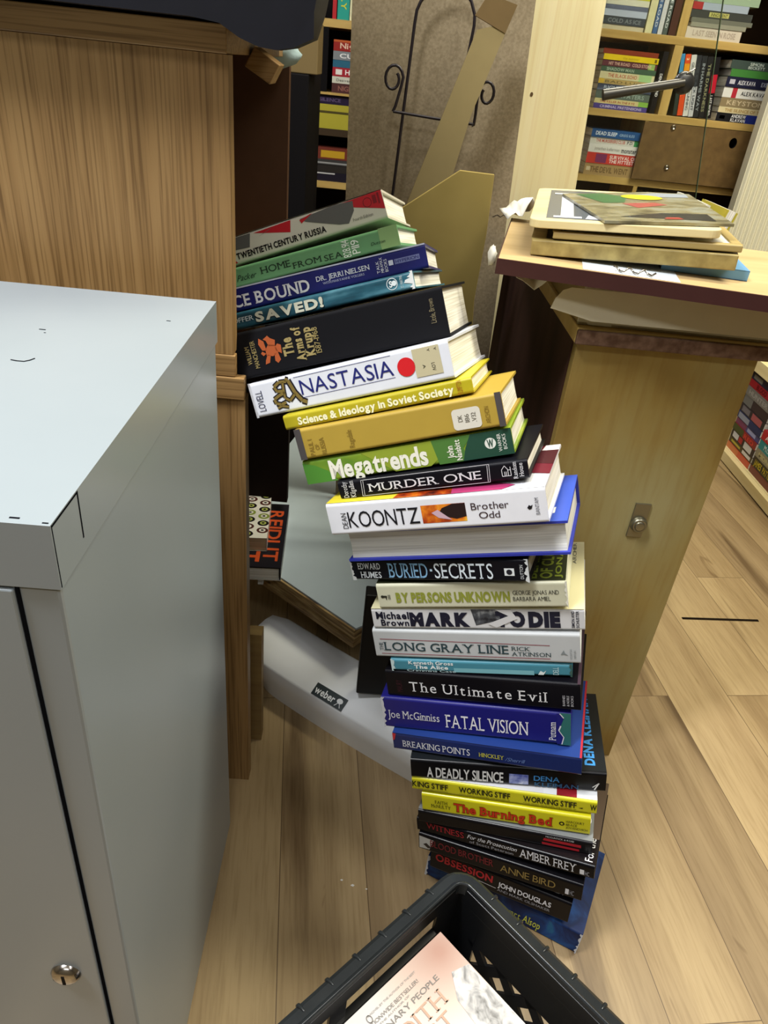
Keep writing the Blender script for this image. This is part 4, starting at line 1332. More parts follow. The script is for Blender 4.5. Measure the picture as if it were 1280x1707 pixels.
b.text('MIFFLIN', 0.970, 0.18, 0.980, 0.46, '#8d9294', rot=90)
b.done()

# 17 thin turquoise
b = Book('alice', 'thin turquoise hardcover with ragged pale edges between the grey and black books', '#438597', 0.4)
b.text('Kenneth Gross', 0.103, 0.62, 0.359, 0.90, '#e6ecec', bold=0.02)
b.text('The Alice', 0.134, 0.26, 0.328, 0.56, '#e6ecec', bold=0.03)
b.rect(0.36, 0.05, 0.80, 0.40, '#79b3bd')
b.text('Crimmins Case', 0.09, 0.02, 0.37, 0.20, '#bcd6da')
b.poly([(0.82, 0.1), (0.835, 0.42), (0.85, 0.3), (0.865, 0.46), (0.85, 0.1)], '#dfe8e8', off=0.0005)
b.text('DELL', 0.90, 0.15, 0.93, 0.75, '#bcd6da', rot=90)
b.wear('left', '#c3d8da', 41, 0.006)
b.wear('right', '#3d5b52', 43, 0.004)
b.done()

# 18 black with typewriter title
b = Book('ultimate', 'glossy black hardcover with white typewriter style lettering', '#0c0b11', 0.3)
b.rect(0.985, 0.0, 1.0, 1.0, '#3a2a36', 't')
b.text('The Ultimate Evil', 0.125, 0.25, 0.838, 0.62, '#dfdfe2', serif=True, track=0.2)
for i, t in enumerate(('BARNES', '& NOBLE', 'BOOKS')):
    b.text(t, 0.912 + 0.02 * i, 0.17, 0.924 + 0.02 * i, 0.56, '#b9b9bf', rot=90)
b.text('MAURY', 0.055, 0.20, 0.085, 0.66, '#3d1a24', rot=90)
b.done()

# 19 royal blue torn jacket
b = Book('fatal', 'thick royal blue hardcover with torn jacket edge and large white serif title', '#1c1c70', 0.3)
b.rect(0.945, 0.0, 1.0, 1.0, '#2f6a66', off=0.0002)
b.poly([(0.945, 0.98), (0.965, 0.85), (0.95, 0.6), (0.94, 0.45), (0.965, 0.25), (0.955, 0.02), (0.93, 0.02), (0.93, 0.98)], '#1c1c70', off=0.0004)
b.line((0.945, 0.98), (0.965, 0.85), 0.0012, '#d8d8de', off=0.0006)
b.line((0.95, 0.6), (0.94, 0.45), 0.0016, '#d8d8de', off=0.0006)
b.line((0.94, 0.45), (0.965, 0.25), 0.0010, '#d8d8de', off=0.0006)
b.line((0.965, 0.25), (0.955, 0.02), 0.0012, '#d8d8de', off=0.0006)
b.text('Joe McGinniss', 0.030, 0.35, 0.318, 0.60, '#dcdce2', serif=True)
b.text('FATAL VISION', 0.352, 0.20, 0.785, 0.62, '#e6e6ea', serif=True)
b.text('Putnam', 0.890, 0.13, 0.925, 0.70, '#e6e6ea', rot=90, serif=True)
b.wear('left', '#cfd0d6', 51, 0.005)
b.done()

# 20 blue
b = Book('breaking', 'blue glossy hardcover with small white serif lettering and red cover edge', '#1d2a5e', 0.2)
b.rect(0.990, 0.0, 1.0, 1.0, '#b02a34', 't', off=0.0004)
b.rect(0.0, 0.0, 0.990, 1.0, '#203a7d', 't', off=0.0002)
b.text('BREAKING POINTS', 0.055, 0.26, 0.427, 0.62, '#d8dae2', serif=True)
b.text('HINCKLEY', 0.475, 0.30, 0.605, 0.52, '#c9c545', serif=True)
b.text('/Sherrill', 0.612, 0.26, 0.710, 0.46, '#5f78b0', slant=0.3)
b.poly([(0.0, 0.98), (0.02, 0.95), (0.010, 0.6), (0.0, 0.55)], '#c03038', off=0.0005)
b.done()

# 21 black and grey with blue letters on the front
b = Book('deadly', 'black hardcover with grey glossy front and bright blue lettering near its right edge', '#0c0c10', 0.3)
b.rect(0.0, 0.02, 1.0, 1.0, flat('#1c1f22', 0.2, 0.4), 't')
b.text('DENA KLEIMAN', 0.895, 0.08, 0.945, 0.92, '#3a86c8', 't', rot=90, bold=0.04)
b.text('A DEADLY SILENCE', 0.085, 0.12, 0.485, 0.66, '#cfd0d0', bold=0.02, track=0.07)
b.text('DENA', 0.640, 0.36, 0.770, 0.62, '#3a86c8', bold=0.01)
b.text('KLEIMAN', 0.645, 0.06, 0.865, 0.28, '#28587d', bold=0.01)
b.rect(0.515, 0.10, 0.613, 0.62, ramp_noise('blue_photo', (90, 90, 90), [(0.35, '#4a56a0'), (0.55, '#8d97c8'), (0.75, '#d4d8e8')], 0.3))
b.line((0.935, 0.22), (0.965, 0.46), 0.0012, '#d9d9d9')
b.line((0.945, 0.10), (0.965, 0.46), 0.0016, '#d9d9d9')
b.done()

# 22 yellow
b = Book('stiff', 'slim yellow hardcover with repeated black capitals along its spine', '#c9c320', 0.35)
b.rect(0.0, 0.02, 0.72, 1.0, '#c9c9cc', 't')
b.rect(0.79, 0.02, 0.895, 1.0, '#7d1620', 't', off=0.0004)
b.rect(0.72, 0.02, 1.0, 1.0, '#d0d2d4', 't')
for u0, u1 in ((-0.02 + 0.022, 0.204), (0.265, 0.545), (0.615, 0.895)):
    b.text('WORKING STIFF' if u0 > 0.1 else 'KING STIFF', u0, 0.34, u1, 0.76, '#1a1a16', bold=0.02, track=0.08)
    b.text('TWO YEARS, 262 BODIES, THE MAKING OF', u0, 0.16, u1, 0.24, '#5a5820')
b.text('W', 0.965, 0.34, 0.998, 0.76, '#1a1a16', bold=0.02)
b.poly([(0.905, 0.38), (0.93, 0.44), (0.925, 0.34)], '#1a1a16', off=0.0005)
b.done()

# 23 yellow with red title
b = Book('burning', 'yellow hardcover with bold red title, under the black lettered yellow one', '#cbc41c', 0.3)
b.text('FAITH', 0.082, 0.52, 0.158, 0.70, '#26240f', serif=True)
b.text('McNULTY', 0.058, 0.28, 0.178, 0.46, '#26240f', serif=True)
b.text('The Burning Bed', 0.195, 0.24, 0.783, 0.72, '#5a2410', serif=True, bold=0.05, track=0.05)
b.text('The Burning Bed', 0.197, 0.25, 0.781, 0.71, '#c03418', serif=True, bold=0.03, off=0.0009, track=0.05)
b.disc(0.838, 0.46, 0.0034, '#26240f')
b.disc(0.838, 0.46, 0.0016, '#cbc41c', off=0.0007)
for i, (t, u1) in enumerate((('HARCOURT', .965), ('BRACE', .925), ('JOVANOVICH', .985))):
    b.text(t, 0.862, 0.56 - 0.17 * i, u1, 0.68 - 0.17 * i, '#3a3814')
b.done()

# 24 dark with red bars
b = Book('geary', 'dark hardcover with two red bars on its spine and grey glossy front', '#100e10', 0.3)
b.rect(0.0, 0.02, 1.0, 1.0, flat('#7d8082', 0.12, 0.5), 't')
b.text('U', 0.945, 0.18, 0.985, 0.26, '#e2e2e2', 't', rot=90, bold=0.03)
b.text('MCCLINTICK & ROSE', 0.745, 0.80, 0.90, 0.92, '#c9c9c9')
b.poly([(.735, .70), (.938, .66), (.94, .44), (.730, .50)], '#a8202a')
b.poly([(.724, .36), (.930, .30), (.93, .12), (.726, .18)], '#a8202a')
b.done()

# 25 black, red and white lettering
b = Book('witness', 'black hardcover with red word and white author name in tall narrow letters', '#0b0a0e', 0.3)
b.rect(0.0, 0.02, 1.0, 1.0, flat('#161214', 0.25, 0.3), 't')
b.rect(0.94, 0.30, 1.0, 1.0, '#5a4a3c', 't', off=0.0004)
b.text('For the', 0.945, 0.04, 0.985, 0.30, '#d9d9dc', 't', rot=90, slant=0.0)
b.text('WITNESS', 0.06, 0.42, 0.285, 0.86, '#a0202c', serif=True)
b.text('For the Prosecution', 0.302, 0.52, 0.582, 0.82, '#d9d9dc', slant=0.3)
b.text('of Scott Peterson', 0.315, 0.20, 0.566, 0.40, '#9a9aa0')
b.text('AMBER FREY', 0.603, 0.22, 0.905, 0.84, '#d9d9dc', serif=True)
b.rect(0.925, 0.20, 0.948, 0.55, '#d9d9dc')
b.text('HC', 0.953, 0.20, 0.975, 0.50, '#9a9aa0')
b.done()

# 26
b = Book('blood', 'black hardcover with dark red title and gold author name, photo at left end', '#0a090d', 0.3)
b.text('BLOOD BROTHER', 0.075, 0.40, 0.476, 0.80, '#6d1c24', bold=0.01)
b.text('ANNE BIRD', 0.519, 0.30, 0.847, 0.70, '#8a7440')
b.rect(0.905, 0.20, 0.925, 0.52, '#cfcfd2')
b.text('HC', 0.930, 0.22, 0.955, 0.50, '#8a8a90')
b.poly([(0.004, 0.86), (0.097, 0.80), (0.070, 0.16), (0.004, 0.12)], '#b9b9b4')
b.poly([(0.03, 0.40), (0.05, 0.52), (0.085, 0.30), (0.06, 0.22)], '#2a2422', off=0.0005)
b.rect(0, 0.02, 1, 1, flat('#0e0d11', 0.35, 0.2), 't')
b.done()

# 27
b = Book('obsession', 'black hardcover with red title and white author name, second from the floor', '#0a090d', 0.3)
b.text('OBSESSION', 0.037, 0.50, 0.460, 0.84, '#b0242c', bold=0.03)
b.text('JOHN DOUGLAS', 0.501, 0.44, 0.872, 0.68, '#dcdce0', bold=0.02)
b.text('AND MARK OLSHAKER', 0.501, 0.22, 0.872, 0.34, '#8a8a90', bold=0.01)
b.line((0.357, 0.34), (0.490, 0.30), 0.001, '#cfcfd2')
b.rect(0, 0.02, 1, 1, flat('#0d0c10', 0.35, 0.2), 't')
for i, t in enumerate(('THE', 'PERSONAL', 'RAVAGES', 'VICTIMS')):
    b.text(t, 0.77 + 0.052 * i, 0.05, 0.802 + 0.052 * i, 0.05 + 0.04 * len(t), '#dcdce0', 't', rot=90, bold=0.01)
b.done()

# 28 blue marbled, on the floor
MARB = ramp_noise('blue_marbled_jacket', (22, 22, 22), [(0.3, '#081232'), (0.5, '#0f2857'), (0.65, '#1b4580'), (0.8, '#226c8c')], 0.6, 0.25, distortion=1.0)
b = Book('alsop', 'blue marbled jacket hardcover lying on the floor at the bottom of the stack', MARB)
b.text('Stewart', 0.47, 0.22, 0.64, 0.52, '#b3b84a', serif=True)
b.text('Alsop', 0.655, 0.22, 0.765, 0.56, '#c3c84e', serif=True, bold=0.01)
b.wear('left', '#c8ccd4', 61, 0.005)
b.wear('right', '#c8ccd4', 63, 0.004)
b.done()

# ------------------------------------------------------------------ books in the lower oak bookcase
rd = Matrix.Translation((-0.152, 1.140, 0.2008)) @ Matrix.Rotation(math.radians(3), 4, 'Z')
t = thing('hardcover_book', 'black hardcover with big orange lettering on the low white table', 'book', matrix=rd)
MB().box((-0.062, -0.103, 0.002), (0.020, 0.103, 0.026), PAGES, rd).build('page_block', t)
cv = MB()
BK = flat('#15131a', 0.35, 0.4)
cv.box((-0.065, -0.107, 0.026), (0.024, 0.107, 0.0285), BK, rd)
cv.box((-0.065, -0.107, 0.0), (0.024, 0.107, 0.002), flat('#c9c6ba', 0.5, 0.2), rd)
cv.box((0.0212, -0.107, 0.002), (0.0238, 0.107, 0.026), BK, rd)
OR_ = flat('#b8481f', 0.4, 0.4)
put_text(cv, 'REIDLIT', (-0.010, -0.088, 0.016, 0.080), lambda a, b: rd @ Vector((a, b, 0.0289)), OR_, rot=-90, bold=0.02)
put_text(cv, 'T', (-0.052, -0.092, -0.016, -0.06), lambda a, b: rd @ Vector((a, b, 0.0289)), OR_, rot=-90, bold=0.03)
cv.build('cover', t)

pb = Matrix.Translation((-0.196, 1.150, 0.2298)) @ Matrix.Rotation(math.radians(5), 4, 'Z')
t = thing('paperback_book', 'paperback with black, green and white oval pattern, on the black book', 'book', matrix=pb)
MB().box((-0.060, -0.072, 0.001), (0.034, 0.096, 0.028), pages_mat('pages_old', '#b0a27c', '#d8cca8'), pb).build('page_block', t)
cv = MB()
cv.box((-0.061, -0.073, 0.028), (0.036, 0.097, 0.0288), flat('#d2cfc4', 0.3, 0.4), pb)
cv.box((-0.061, -0.073, 0.0), (0.036, 0.097, 0.001), flat('#d2cfc4', 0.3, 0.4), pb)
cv.box((0.0345, -0.073, 0.0), (0.036, 0.097, 0.0284), flat('#d2cfc4', 0.3, 0.4), pb)
for i in range(7):
    for j in range(4):
        cx, cy = -0.052 + j * 0.026, -0.060 + i * 0.024 + (0.012 if j % 2 else 0)
        if cy > 0.092 or cx > 0.03:
            continue
        col = ['#1a1416', '#7f8c3a', '#1a1416', '#4a2622'][(i + j) % 4]
        cv.poly([(p[0], p[1], 0.0290) for p in circle(cx, cy, 0.0105, 0.0095, 16)], flat(col, 0.3, 0.4), pb)
        cv.poly([(p[0], p[1], 0.0292) for p in circle(cx, cy, 0.006, 0.0055, 14)], flat('#d2cfc4' if (i + j) % 2 else '#9aa352', 0.3, 0.4), pb)
        cv.poly([(p[0], p[1], 0.0294) for p in circle(cx, cy, 0.0028, 0.0025, 10)], flat('#1a1416', 0.3, 0.4), pb)
cv.box((-0.061, -0.04, 0.0290), (-0.004, 0.05, 0.0297), flat('#141216', 0.4, 0.3), pb)
cv.build('cover', t)
o = MB().box((-0.166, 1.052, 0.175), (-0.156, 1.060, 0.198), flat('#d5d8da', 0.5, 0.3)).build('paper_slip', bevel=0.001)
props(o, 'small white slip hanging at the table edge below the black and orange book', 'paper')

# ------------------------------------------------------------------ black plastic crate with books
ca = math.radians(223.3)
MX = Matrix.Translation((0.144, 0.452, 0.0)) @ Matrix.Rotation(ca, 4, 'Z')
cr = thing('plastic_crate', 'black plastic crate with ribbed rim in the foreground, holding books', 'crate', matrix=MX)
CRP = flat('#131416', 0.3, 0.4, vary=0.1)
CRR = flat('#232628', 0.24, 0.5, vary=0.25)  # rim greyer than the walls: reflected light put into its colour
S, Hc, tw = 0.34, 0.272, 0.004
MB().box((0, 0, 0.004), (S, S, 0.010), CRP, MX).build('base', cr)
def wall(kind, along):
    w = MB()
    def bar(s0, z0, s1, z1, th=tw):
        if along == 'a':
            w.box((s0, 0, z0), (s1, th, z1), CRP, MX)
        elif along == 'b':
            w.box((0, s0, z0), (th, s1, z1), CRP, MX)
        elif along == 'a2':
            w.box((s0, S - th, z0), (s1, S, z1), CRP, MX)
        else:
            w.box((S - th, s0, z0), (S, s1, z1), CRP, MX)
    bar(0, 0.250, S, Hc)
    bar(0, 0.010, S, 0.050)
    bar(0, 0.050, 0.036, 0.250)
    bar(S - 0.036, 0.050, S, 0.250)
    if kind == 'slot':
        bar(0.036, 0.212, S - 0.036, 0.222, 0.008)
        bar(0.036, 0.130, S - 0.036, 0.212)
        bar(S * 0.47, 0.222, S * 0.53, 0.250)
    else:
        bar(0.036, 0.202, S - 0.036, 0.250)
    zb, zt = 0.050, (0.130 if kind == 'slot' else 0.202)
    def slab(pts, th=0.004):
        n = len(pts)
        def P(s, d, z):
            return {'a': (s, d, z), 'b': (d, s, z), 'a2': (s, S - d, z), 'b2': (S - d, s, z)}[along]
        vs = [P(s, 0.0, z) for s, z in pts] + [P(s, th, z) for s, z in pts]
        w.add(vs, [tuple(range(n)), tuple(range(2 * n - 1, n - 1, -1))] + [(i, (i + 1) % n, n + (i + 1) % n, n + i) for i in range(n)], CRP, MX)
    s0, s1 = 0.036, S - 0.036
    n = 7
    step = (s1 - s0) / n
    hgt = zt - zb
    hw = 0.0075
    for i in range(-3, n + 1):
        for sg in (1, -1):
            x0 = s0 + i * step
            x1 = x0 + 3 * step
            if sg < 0:
                x0, x1 = x1, x0
            # clip the slanting rib to the opening
            t0, t1 = 0.0, 1.0
            for lim, low in ((s0, True), (s1, False)):
                d_ = x1 - x0
                t = (lim - x0) / d_
                inside0 = x0 >= lim if low else x0 <= lim
                inside1 = x1 >= lim if low else x1 <= lim
                if not inside0 and not inside1:
                    t0, t1 = 1.0, 0.0
                elif not inside0:
                    t0 = max(t0, t)
                elif not inside1:
                    t1 = min(t1, t)
            if t1 - t0 < 0.05:
                continue
            xa, xb = x0 + (x1 - x0) * t0, x0 + (x1 - x0) * t1
            za, zb2 = zb + hgt * t0, zb + hgt * t1
            slab([(xa - hw, za), (xa + hw, za), (xb + hw, zb2), (xb - hw, zb2)])
    return w
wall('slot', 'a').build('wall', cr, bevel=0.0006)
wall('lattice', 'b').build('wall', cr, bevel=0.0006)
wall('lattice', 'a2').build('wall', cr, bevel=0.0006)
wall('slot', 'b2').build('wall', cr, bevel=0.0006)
# rim: rounded square ring, flaring outward with a drop edge
rim = MB()
ring = None
def offs(d):
    return rrect(S + 2 * d, S + 2 * d, 0.014 + d, 6, -d, -d)
prof = [(-0.0035, 0.262), (-0.0035, 0.2790), (-0.0018, 0.2805), (0.0003, 0.2790), (0.0015, 0.2770), (0.0110, 0.2745), (0.0150, 0.2715), (0.0168, 0.266), (0.0172, 0.245), (0.0152, 0.245), (0.0140, 0.2695), (-0.001, 0.2735), (-0.0015, 0.262)]
loops = [[(p[0], p[1], z) for p in offs(d)] for d, z in prof]
n = len(loops[0])
vs = [p for l in loops for p in l]
fs = []
m = len(loops)
for i in range(m):
    for k in range(n):
        fs.append((i * n + k, i * n + (k + 1) % n, ((i + 1) % m) * n + (k + 1) % n, ((i + 1) % m) * n + k))
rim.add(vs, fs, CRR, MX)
for i in range(9):
    s = 0.036 + i * 0.0335
    for fn in (lambda s, d: (s, -d), lambda s, d: (-d, s), lambda s, d: (s, S + d), lambda s, d: (S + d, s)):
        pts = []
        for d, z in ((0.006, 0.2755), (0.0105, 0.2746), (0.0145, 0.2722), (0.0165, 0.2680)):
            x, y = fn(s, d)
            pts.append((x, y, z))
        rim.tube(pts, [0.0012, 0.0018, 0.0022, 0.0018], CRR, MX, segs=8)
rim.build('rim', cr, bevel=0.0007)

def crate_book(name, label, a0, b0, w, h, z0, z1, col):
    t = thing(name, label, 'book', matrix=MX @ Matrix.Translation((a0 + w / 2, b0 + h / 2, z0)))
    MB().box((a0 + 0.001, b0 + 0.0008, z0 + 0.001), (a0 + w - 0.001, b0 + h - 0.0008, z1 - 0.0008), PAGES, MX).build('page_block', t)
    q = MB()
    q.box((a0, b0, z0), (a0 + w, b0 + h, z0 + 0.001), col, MX)
    q.box((a0, b0, z1 - 0.0008), (a0 + w, b0 + h, z1), col, MX)
    q.box((a0 + w - 0.001, b0, z0 + 0.001), (a0 + w, b0 + h, z1 - 0.0008), col, MX)
    return t, q
CRG = 'books inside the black crate'
for i, (lab, a0, b0, w, h, z0, z1, col) in enumerate((
        ('dark red hardcover lying at the bottom of the black crate', 0.02, 0.02, 0.16, 0.24, 0.010, 0.050, '#4a1a1e'),
        ('grey paperback lying in the black crate on the dark red one', 0.03, 0.03, 0.15, 0.23, 0.0505, 0.090, '#5d6066'),
        ('navy hardcover in the middle of the crate stack', 0.035, 0.02, 0.155, 0.235, 0.0905, 0.135, '#1d2440'),
        ('brown paperback in the crate stack above the navy one', 0.04, 0.028, 0.15, 0.22, 0.1355, 0.178, '#5b4632'),
        ('lilac paperback under the pale one in the black crate', 0.052, 0.022, 0.150, 0.215, 0.1785, 0.2155, '#a8a6cc'))):
    t, q = crate_book('paperback_book', lab, a0, b0, w, h, z0, z1, flat(col, 0.35, 0.4))
    t['group'] = CRG
    q.build('cover', t)
def print_mat():
    m, nt, bs = new_mat('pale_print')
    bs.inputs['Roughness'].default_value = 0.35
    tc = nt.nodes.new('ShaderNodeTexCoord')
    mp = nt.nodes.new('ShaderNodeMapping')
    mp.vector_type = 'TEXTURE'
    mp.inputs['Location'].default_value = (-0.060, -0.095, 0.034)
    mp.inputs['Scale'].default_value = (0.085, 0.075, 0.2)
    gr = nt.nodes.new('ShaderNodeTexGradient')
    gr.gradient_type = 'SPHERICAL'
    rp = nt.nodes.new('ShaderNodeValToRGB')
    el = rp.color_ramp.elements
    el.new(0.5)
    for e, (t, c) in zip(el, ((0.0, '#b8b3b1'), (0.35, '#b5a297'), (0.95, '#976e61'))):
        e.position, e.color = t, lin(c)
    nt.links.new(tc.outputs['Object'], mp.inputs['Vector'])
    nt.links.new(mp.outputs['Vector'], gr.inputs['Vector'])
    nt.links.new(gr.outputs['Fac'], rp.inputs['Fac'])
    nt.links.new(rp.outputs['Color'], bs.inputs['Base Color'])
    return m
COVER = print_mat()
a0, b0, w, h, z0, z1 = 0.0455, 0.017, 0.150, 0.215, 0.216, 0.250
t, q = crate_book('paperback_book', 'pale pink and white paperback with grey cloudy picture, on top inside the crate', a0, b0, w, h, z0, z1, COVER)
t['group'] = CRG
zt = 0.2503
def T3(a, b, e=0.0):
    return MX @ Vector((-a, -b, zt + e))
def ctext(s, a_l, a_r, b_base, b_top, col, **kw):
    # letters run towards the crate's far corner, tops towards the left wall
    put_text(q, s, (-a_l, -b_base, -a_r, -b_top), lambda a, b: T3(a, b, 0.0004), flat(col, 0.4, 0.3), **kw)
CLOUD = ramp_noise('cloudy_print', (55, 55, 55), [(0.3, '#48474b'), (0.44, '#8f8e90'), (0.56, '#b8b3b1')], 0.35, 0.4, detail=5, distortion=1.4)
q.poly([MX @ Vector((x, y, zt + 0.0001)) for x, y in ((a0 + 0.001, b0 + 0.040), (a0 + 0.020, b0 + 0.034), (a0 + 0.034, b0 + 0.055), (a0 + 0.040, b0 + 0.120), (a0 + 0.060, b0 + 0.21), (a0 + 0.001, b0 + 0.21))], CLOUD)
ctext('A NOVEL BY THE AUTHOR OF THE BEST', 0.155, 0.093, 0.0280, 0.0262, '#8a8884')
ctext('NATIONWIDE BESTSELLER!', 0.165, 0.0965, 0.0362, 0.0328, '#77746e')
ctext('THE AUTHOR OF', 0.150, 0.112, 0.0398, 0.0382, '#8a8884')
ctext('ORDINARY PEOPLE', 0.1705, 0.0790, 0.0474, 0.0422, '#6d6a66')
ctext('JUDITH', 0.165, 0.0865, 0.0665, 0.0525, '#a98a76', serif=True)
ctext('GUEST', 0.165, 0.0935, 0.0840, 0.0700, '#a98a76', serif=True)
for k in range(20):
    an, bn = 2 * math.pi * k / 20, 2 * math.pi * (k + 1) / 20
    P = lambda r, t_: MX @ Vector((0.1545 + r * math.cos(t_), 0.0295 + r * 1.3 * math.sin(t_), zt + 0.0004))
    q.poly([P(0.0028, an), P(0.0028, bn), P(0.0022, bn), P(0.0022, an)], flat('#55524e', 0.4))
q.build('cover', t)

# little paper chips on the floor
for i, (x, y, r_, lab) in enumerate(((0.024, 0.609, 0.0022, 'leftmost of three tiny white paper chips on the floor'),
                                     (0.040, 0.602, 0.0030, 'largest and middle of three tiny white paper chips on the floor'),
                                     (0.060, 0.598, 0.0016, 'rightmost of three tiny white paper chips on the floor'))):
    o = MB().prism([(x - r_, y), (x + r_ * 0.3, y - r_ * 0.6), (x + r_, y + r_ * 0.2), (x, y + r_ * 0.7)], 0.0001, 0.0006, 'z', flat('#d8d6d0', 0.8, 0.1)).build('paper_chip')
    props(o, lab, 'paper chip')
o = MB().box((0.752, 1.277, 0.0), (0.934, 1.2835, 0.0012), flat('#1d1712', 0.9, 0.0), Matrix.Translation((0.843, 1.28, 0)) @ Matrix.Rotation(math.radians(4.2), 4, 'Z') @ Matrix.Translation((-0.843, -1.28, 0))).build('trim_1')
o['kind'] = 'structure'

# ------------------------------------------------------------------ bookshelf behind, right of the plank
SHW = ramp_noise('shelf_wood', (3, 40, 40), [(0.3, '#a8894a'), (0.6, '#bb9d5c'), (0.85, '#cbb070')], 0.5, 0.3)
SHV = ramp_noise('shelf_wood_upright', (40, 40, 3), [(0.3, '#a8894a'), (0.6, '#bb9d5c'), (0.85, '#cbb070')], 0.5, 0.3)
SHB = flat('#3b2f22', 0.8, 0.1)
bs = thing('bookshelf', 'light wood bookshelf full of paperbacks behind the pine plank', 'bookshelf', (0.9, 2.84, 0))
Y0, Y1 = 2.70, 2.98
for z0, z1 in ((0.46, 0.48), (0.719, 0.741), (0.915, 0.936), (1.128, 1.150), (1.36, 1.38)):
    MB().box((0.46, Y0, z0), (1.46, Y1, z1), SHW).build('shelf_board', bs, bevel=0.001)
MB().box((0.44, Y0, 0), (0.46, Y1, 1.5), SHV).build('side_panel', bs)
MB().box((1.46, Y0, 0), (1.48, Y1, 1.5), SHV).build('side_panel', bs)
MB().box((0.46, Y1, 0), (1.46, Y1 + 0.01, 1.5), SHB).build('back_panel', bs)
for x0, x1, z0, z1 in ((0.872, 0.900, 0.936, 1.128), (0.868, 0.894, 1.150, 1.36), (0.852, 0.866, 0.48, 0.719), (0.838, 0.850, 0.741, 0.915)):
    MB().box((x0, Y0 + 0.001, z0), (x1, Y1, z1), SHV).build('divider', bs)
# brown drop front with finger hole and two bolts, fixed before the middle shelf
BROWN = ramp_noise('brown_board', (40, 40, 40), [(0.3, '#5b4526'), (0.7, '#6e5632')], 0.5, 0.3)
fpn = thing('shelf_door', 'brown board door with finger hole and two bolts across the bookshelf', 'door', (1.01, 2.69, 0.742))
pb_ = MB()
hx, hz, hr = 1.135, 0.878, 0.0125
cir = [(hx + hr * math.cos(2 * math.pi * k / 24), hz + hr * 1.25 * math.sin(2 * math.pi * k / 24)) for k in range(24)]
# ring of quads from the hole to the border of the board
X0, X1, Z0, Z1 = 0.832, 1.215, 0.744, 0.914
def border(t):
    c_, s_ = math.cos(t), math.sin(t)
    k = min((X1 - hx) / c_ if c_ > 1e-9 else 1e9, (X0 - hx) / c_ if c_ < -1e-9 else 1e9, (Z1 - hz) / s_ if s_ > 1e-9 else 1e9, (Z0 - hz) / s_ if s_ < -1e-9 else 1e9)
    return (hx + c_ * k, hz + s_ * k)
angs = sorted([2 * math.pi * k / 24 for k in range(24)] + [math.atan2(z - hz, x - hx) % (2 * math.pi) for x in (X0, X1) for z in (Z0, Z1)])
inner = [(hx + hr * math.cos(t), hz + hr * 1.25 * math.sin(t)) for t in angs]
outer = [border(t) for t in angs]
n = len(angs)
for y in (2.682, 2.694):
    pb_.add([(x, y, z) for x, z in inner + outer], [(i, (i + 1) % n, n + (i + 1) % n, n + i) for i in range(n)], BROWN)
pb_.add([(x, 2.682, z) for x, z in inner] + [(x, 2.694, z) for x, z in inner], [(i, (i + 1) % n, n + (i + 1) % n, n + i) for i in range(n)], SEAM)
pb_.add([(x, 2.682, z) for x, z in outer] + [(x, 2.694, z) for x, z in outer], [(i, (i + 1) % n, n + (i + 1) % n, n + i) for i in range(n)], BROWN)
pb_.build('board', fpn)
for x, z in ((0.927, 0.905), (0.940, 0.787)):
    Mb = Matrix.Translation((x, 2.682, z)) @ Matrix.Rotation(math.pi / 2, 4, 'X')
    MB().lathe([(0.0, 0.003), (0.003, 0.003), (0.0045, 0.006), (0.0065, 0.006), (0.0085, 0.003), (0.009, 0.0)], CHROME, Mb, 14).build('bolt', fpn)

SB = {'n': 0}
def shelf_book(M_, L, T, D, cover, label, group, text=None, tcol='#e8e8e8', bands=(), name='paperback_book', serif=False, tbox=(0.12, 0.25, 0.9, 0.75), more=()):
    """spine on the local -Y side, lying flat: length on X, thickness on Z."""
    mb = MB()
    cm = flat(cover, 0.3, 0.45)
    mb.box((-L / 2, 0, 0), (L / 2, D, 0.0008), cm, M_)
    mb.box((-L / 2, 0, T - 0.0008), (L / 2, D, T), cm, M_)
    mb.box((-L / 2, 0, 0.0008), (L / 2, 0.0012, T - 0.0008), cm, M_)
    mb.box((-L / 2 + 0.0006, 0.0012, 0.0008), (L / 2 - 0.0006, D - 0.0006, T - 0.0008), PAGES, M_)
    P = lambda a, b, e=-0.0006: M_ @ Vector(((a - 0.5) * L, e, b * T))
    for u0, v0, u1, v1, col in bands:
        mb.poly([P(u0, v0, -0.0003), P(u1, v0, -0.0003), P(u1, v1, -0.0003), P(u0, v1, -0.0003)], flat(col, 0.3, 0.45))
    for tt in ([(text, tbox, tcol)] if text else []) + list(more):
        put_text(mb, tt[0], tt[1], lambda a, b: P(a, b), flat(tt[2], 0.4, 0.3), bold=0.02, serif=serif)
    o = mb.build(name)
    o.matrix_world = Matrix.Translation(o.location)
    return props(o, label, 'book', group)

def pile(x_left, z, y, items, L, group, face='y'):
    """books lying flat on each other, spines to the front; items listed bottom to top."""
    for it in items:
        T, cov, lab = it[0], it[1], it[2]
        kw = it[3] if len(it) > 3 else {}
        l = kw.pop('L', L)
        dx = kw.pop('dx', 0.0)
        if face == 'y':
            M_ = Matrix.Translation((x_left + dx + l / 2, y + rnd.uniform(0, 0.004), z))
        else:
            M_ = Matrix.Translation((y + rnd.uniform(0, 0.004), x_left - dx - l / 2, z)) @ Matrix.Rotation(math.radians(-90), 4, 'Z')
        shelf_book(M_, l, T - 0.0004, 0.108, cov, lab, group, **kw)
        z += T

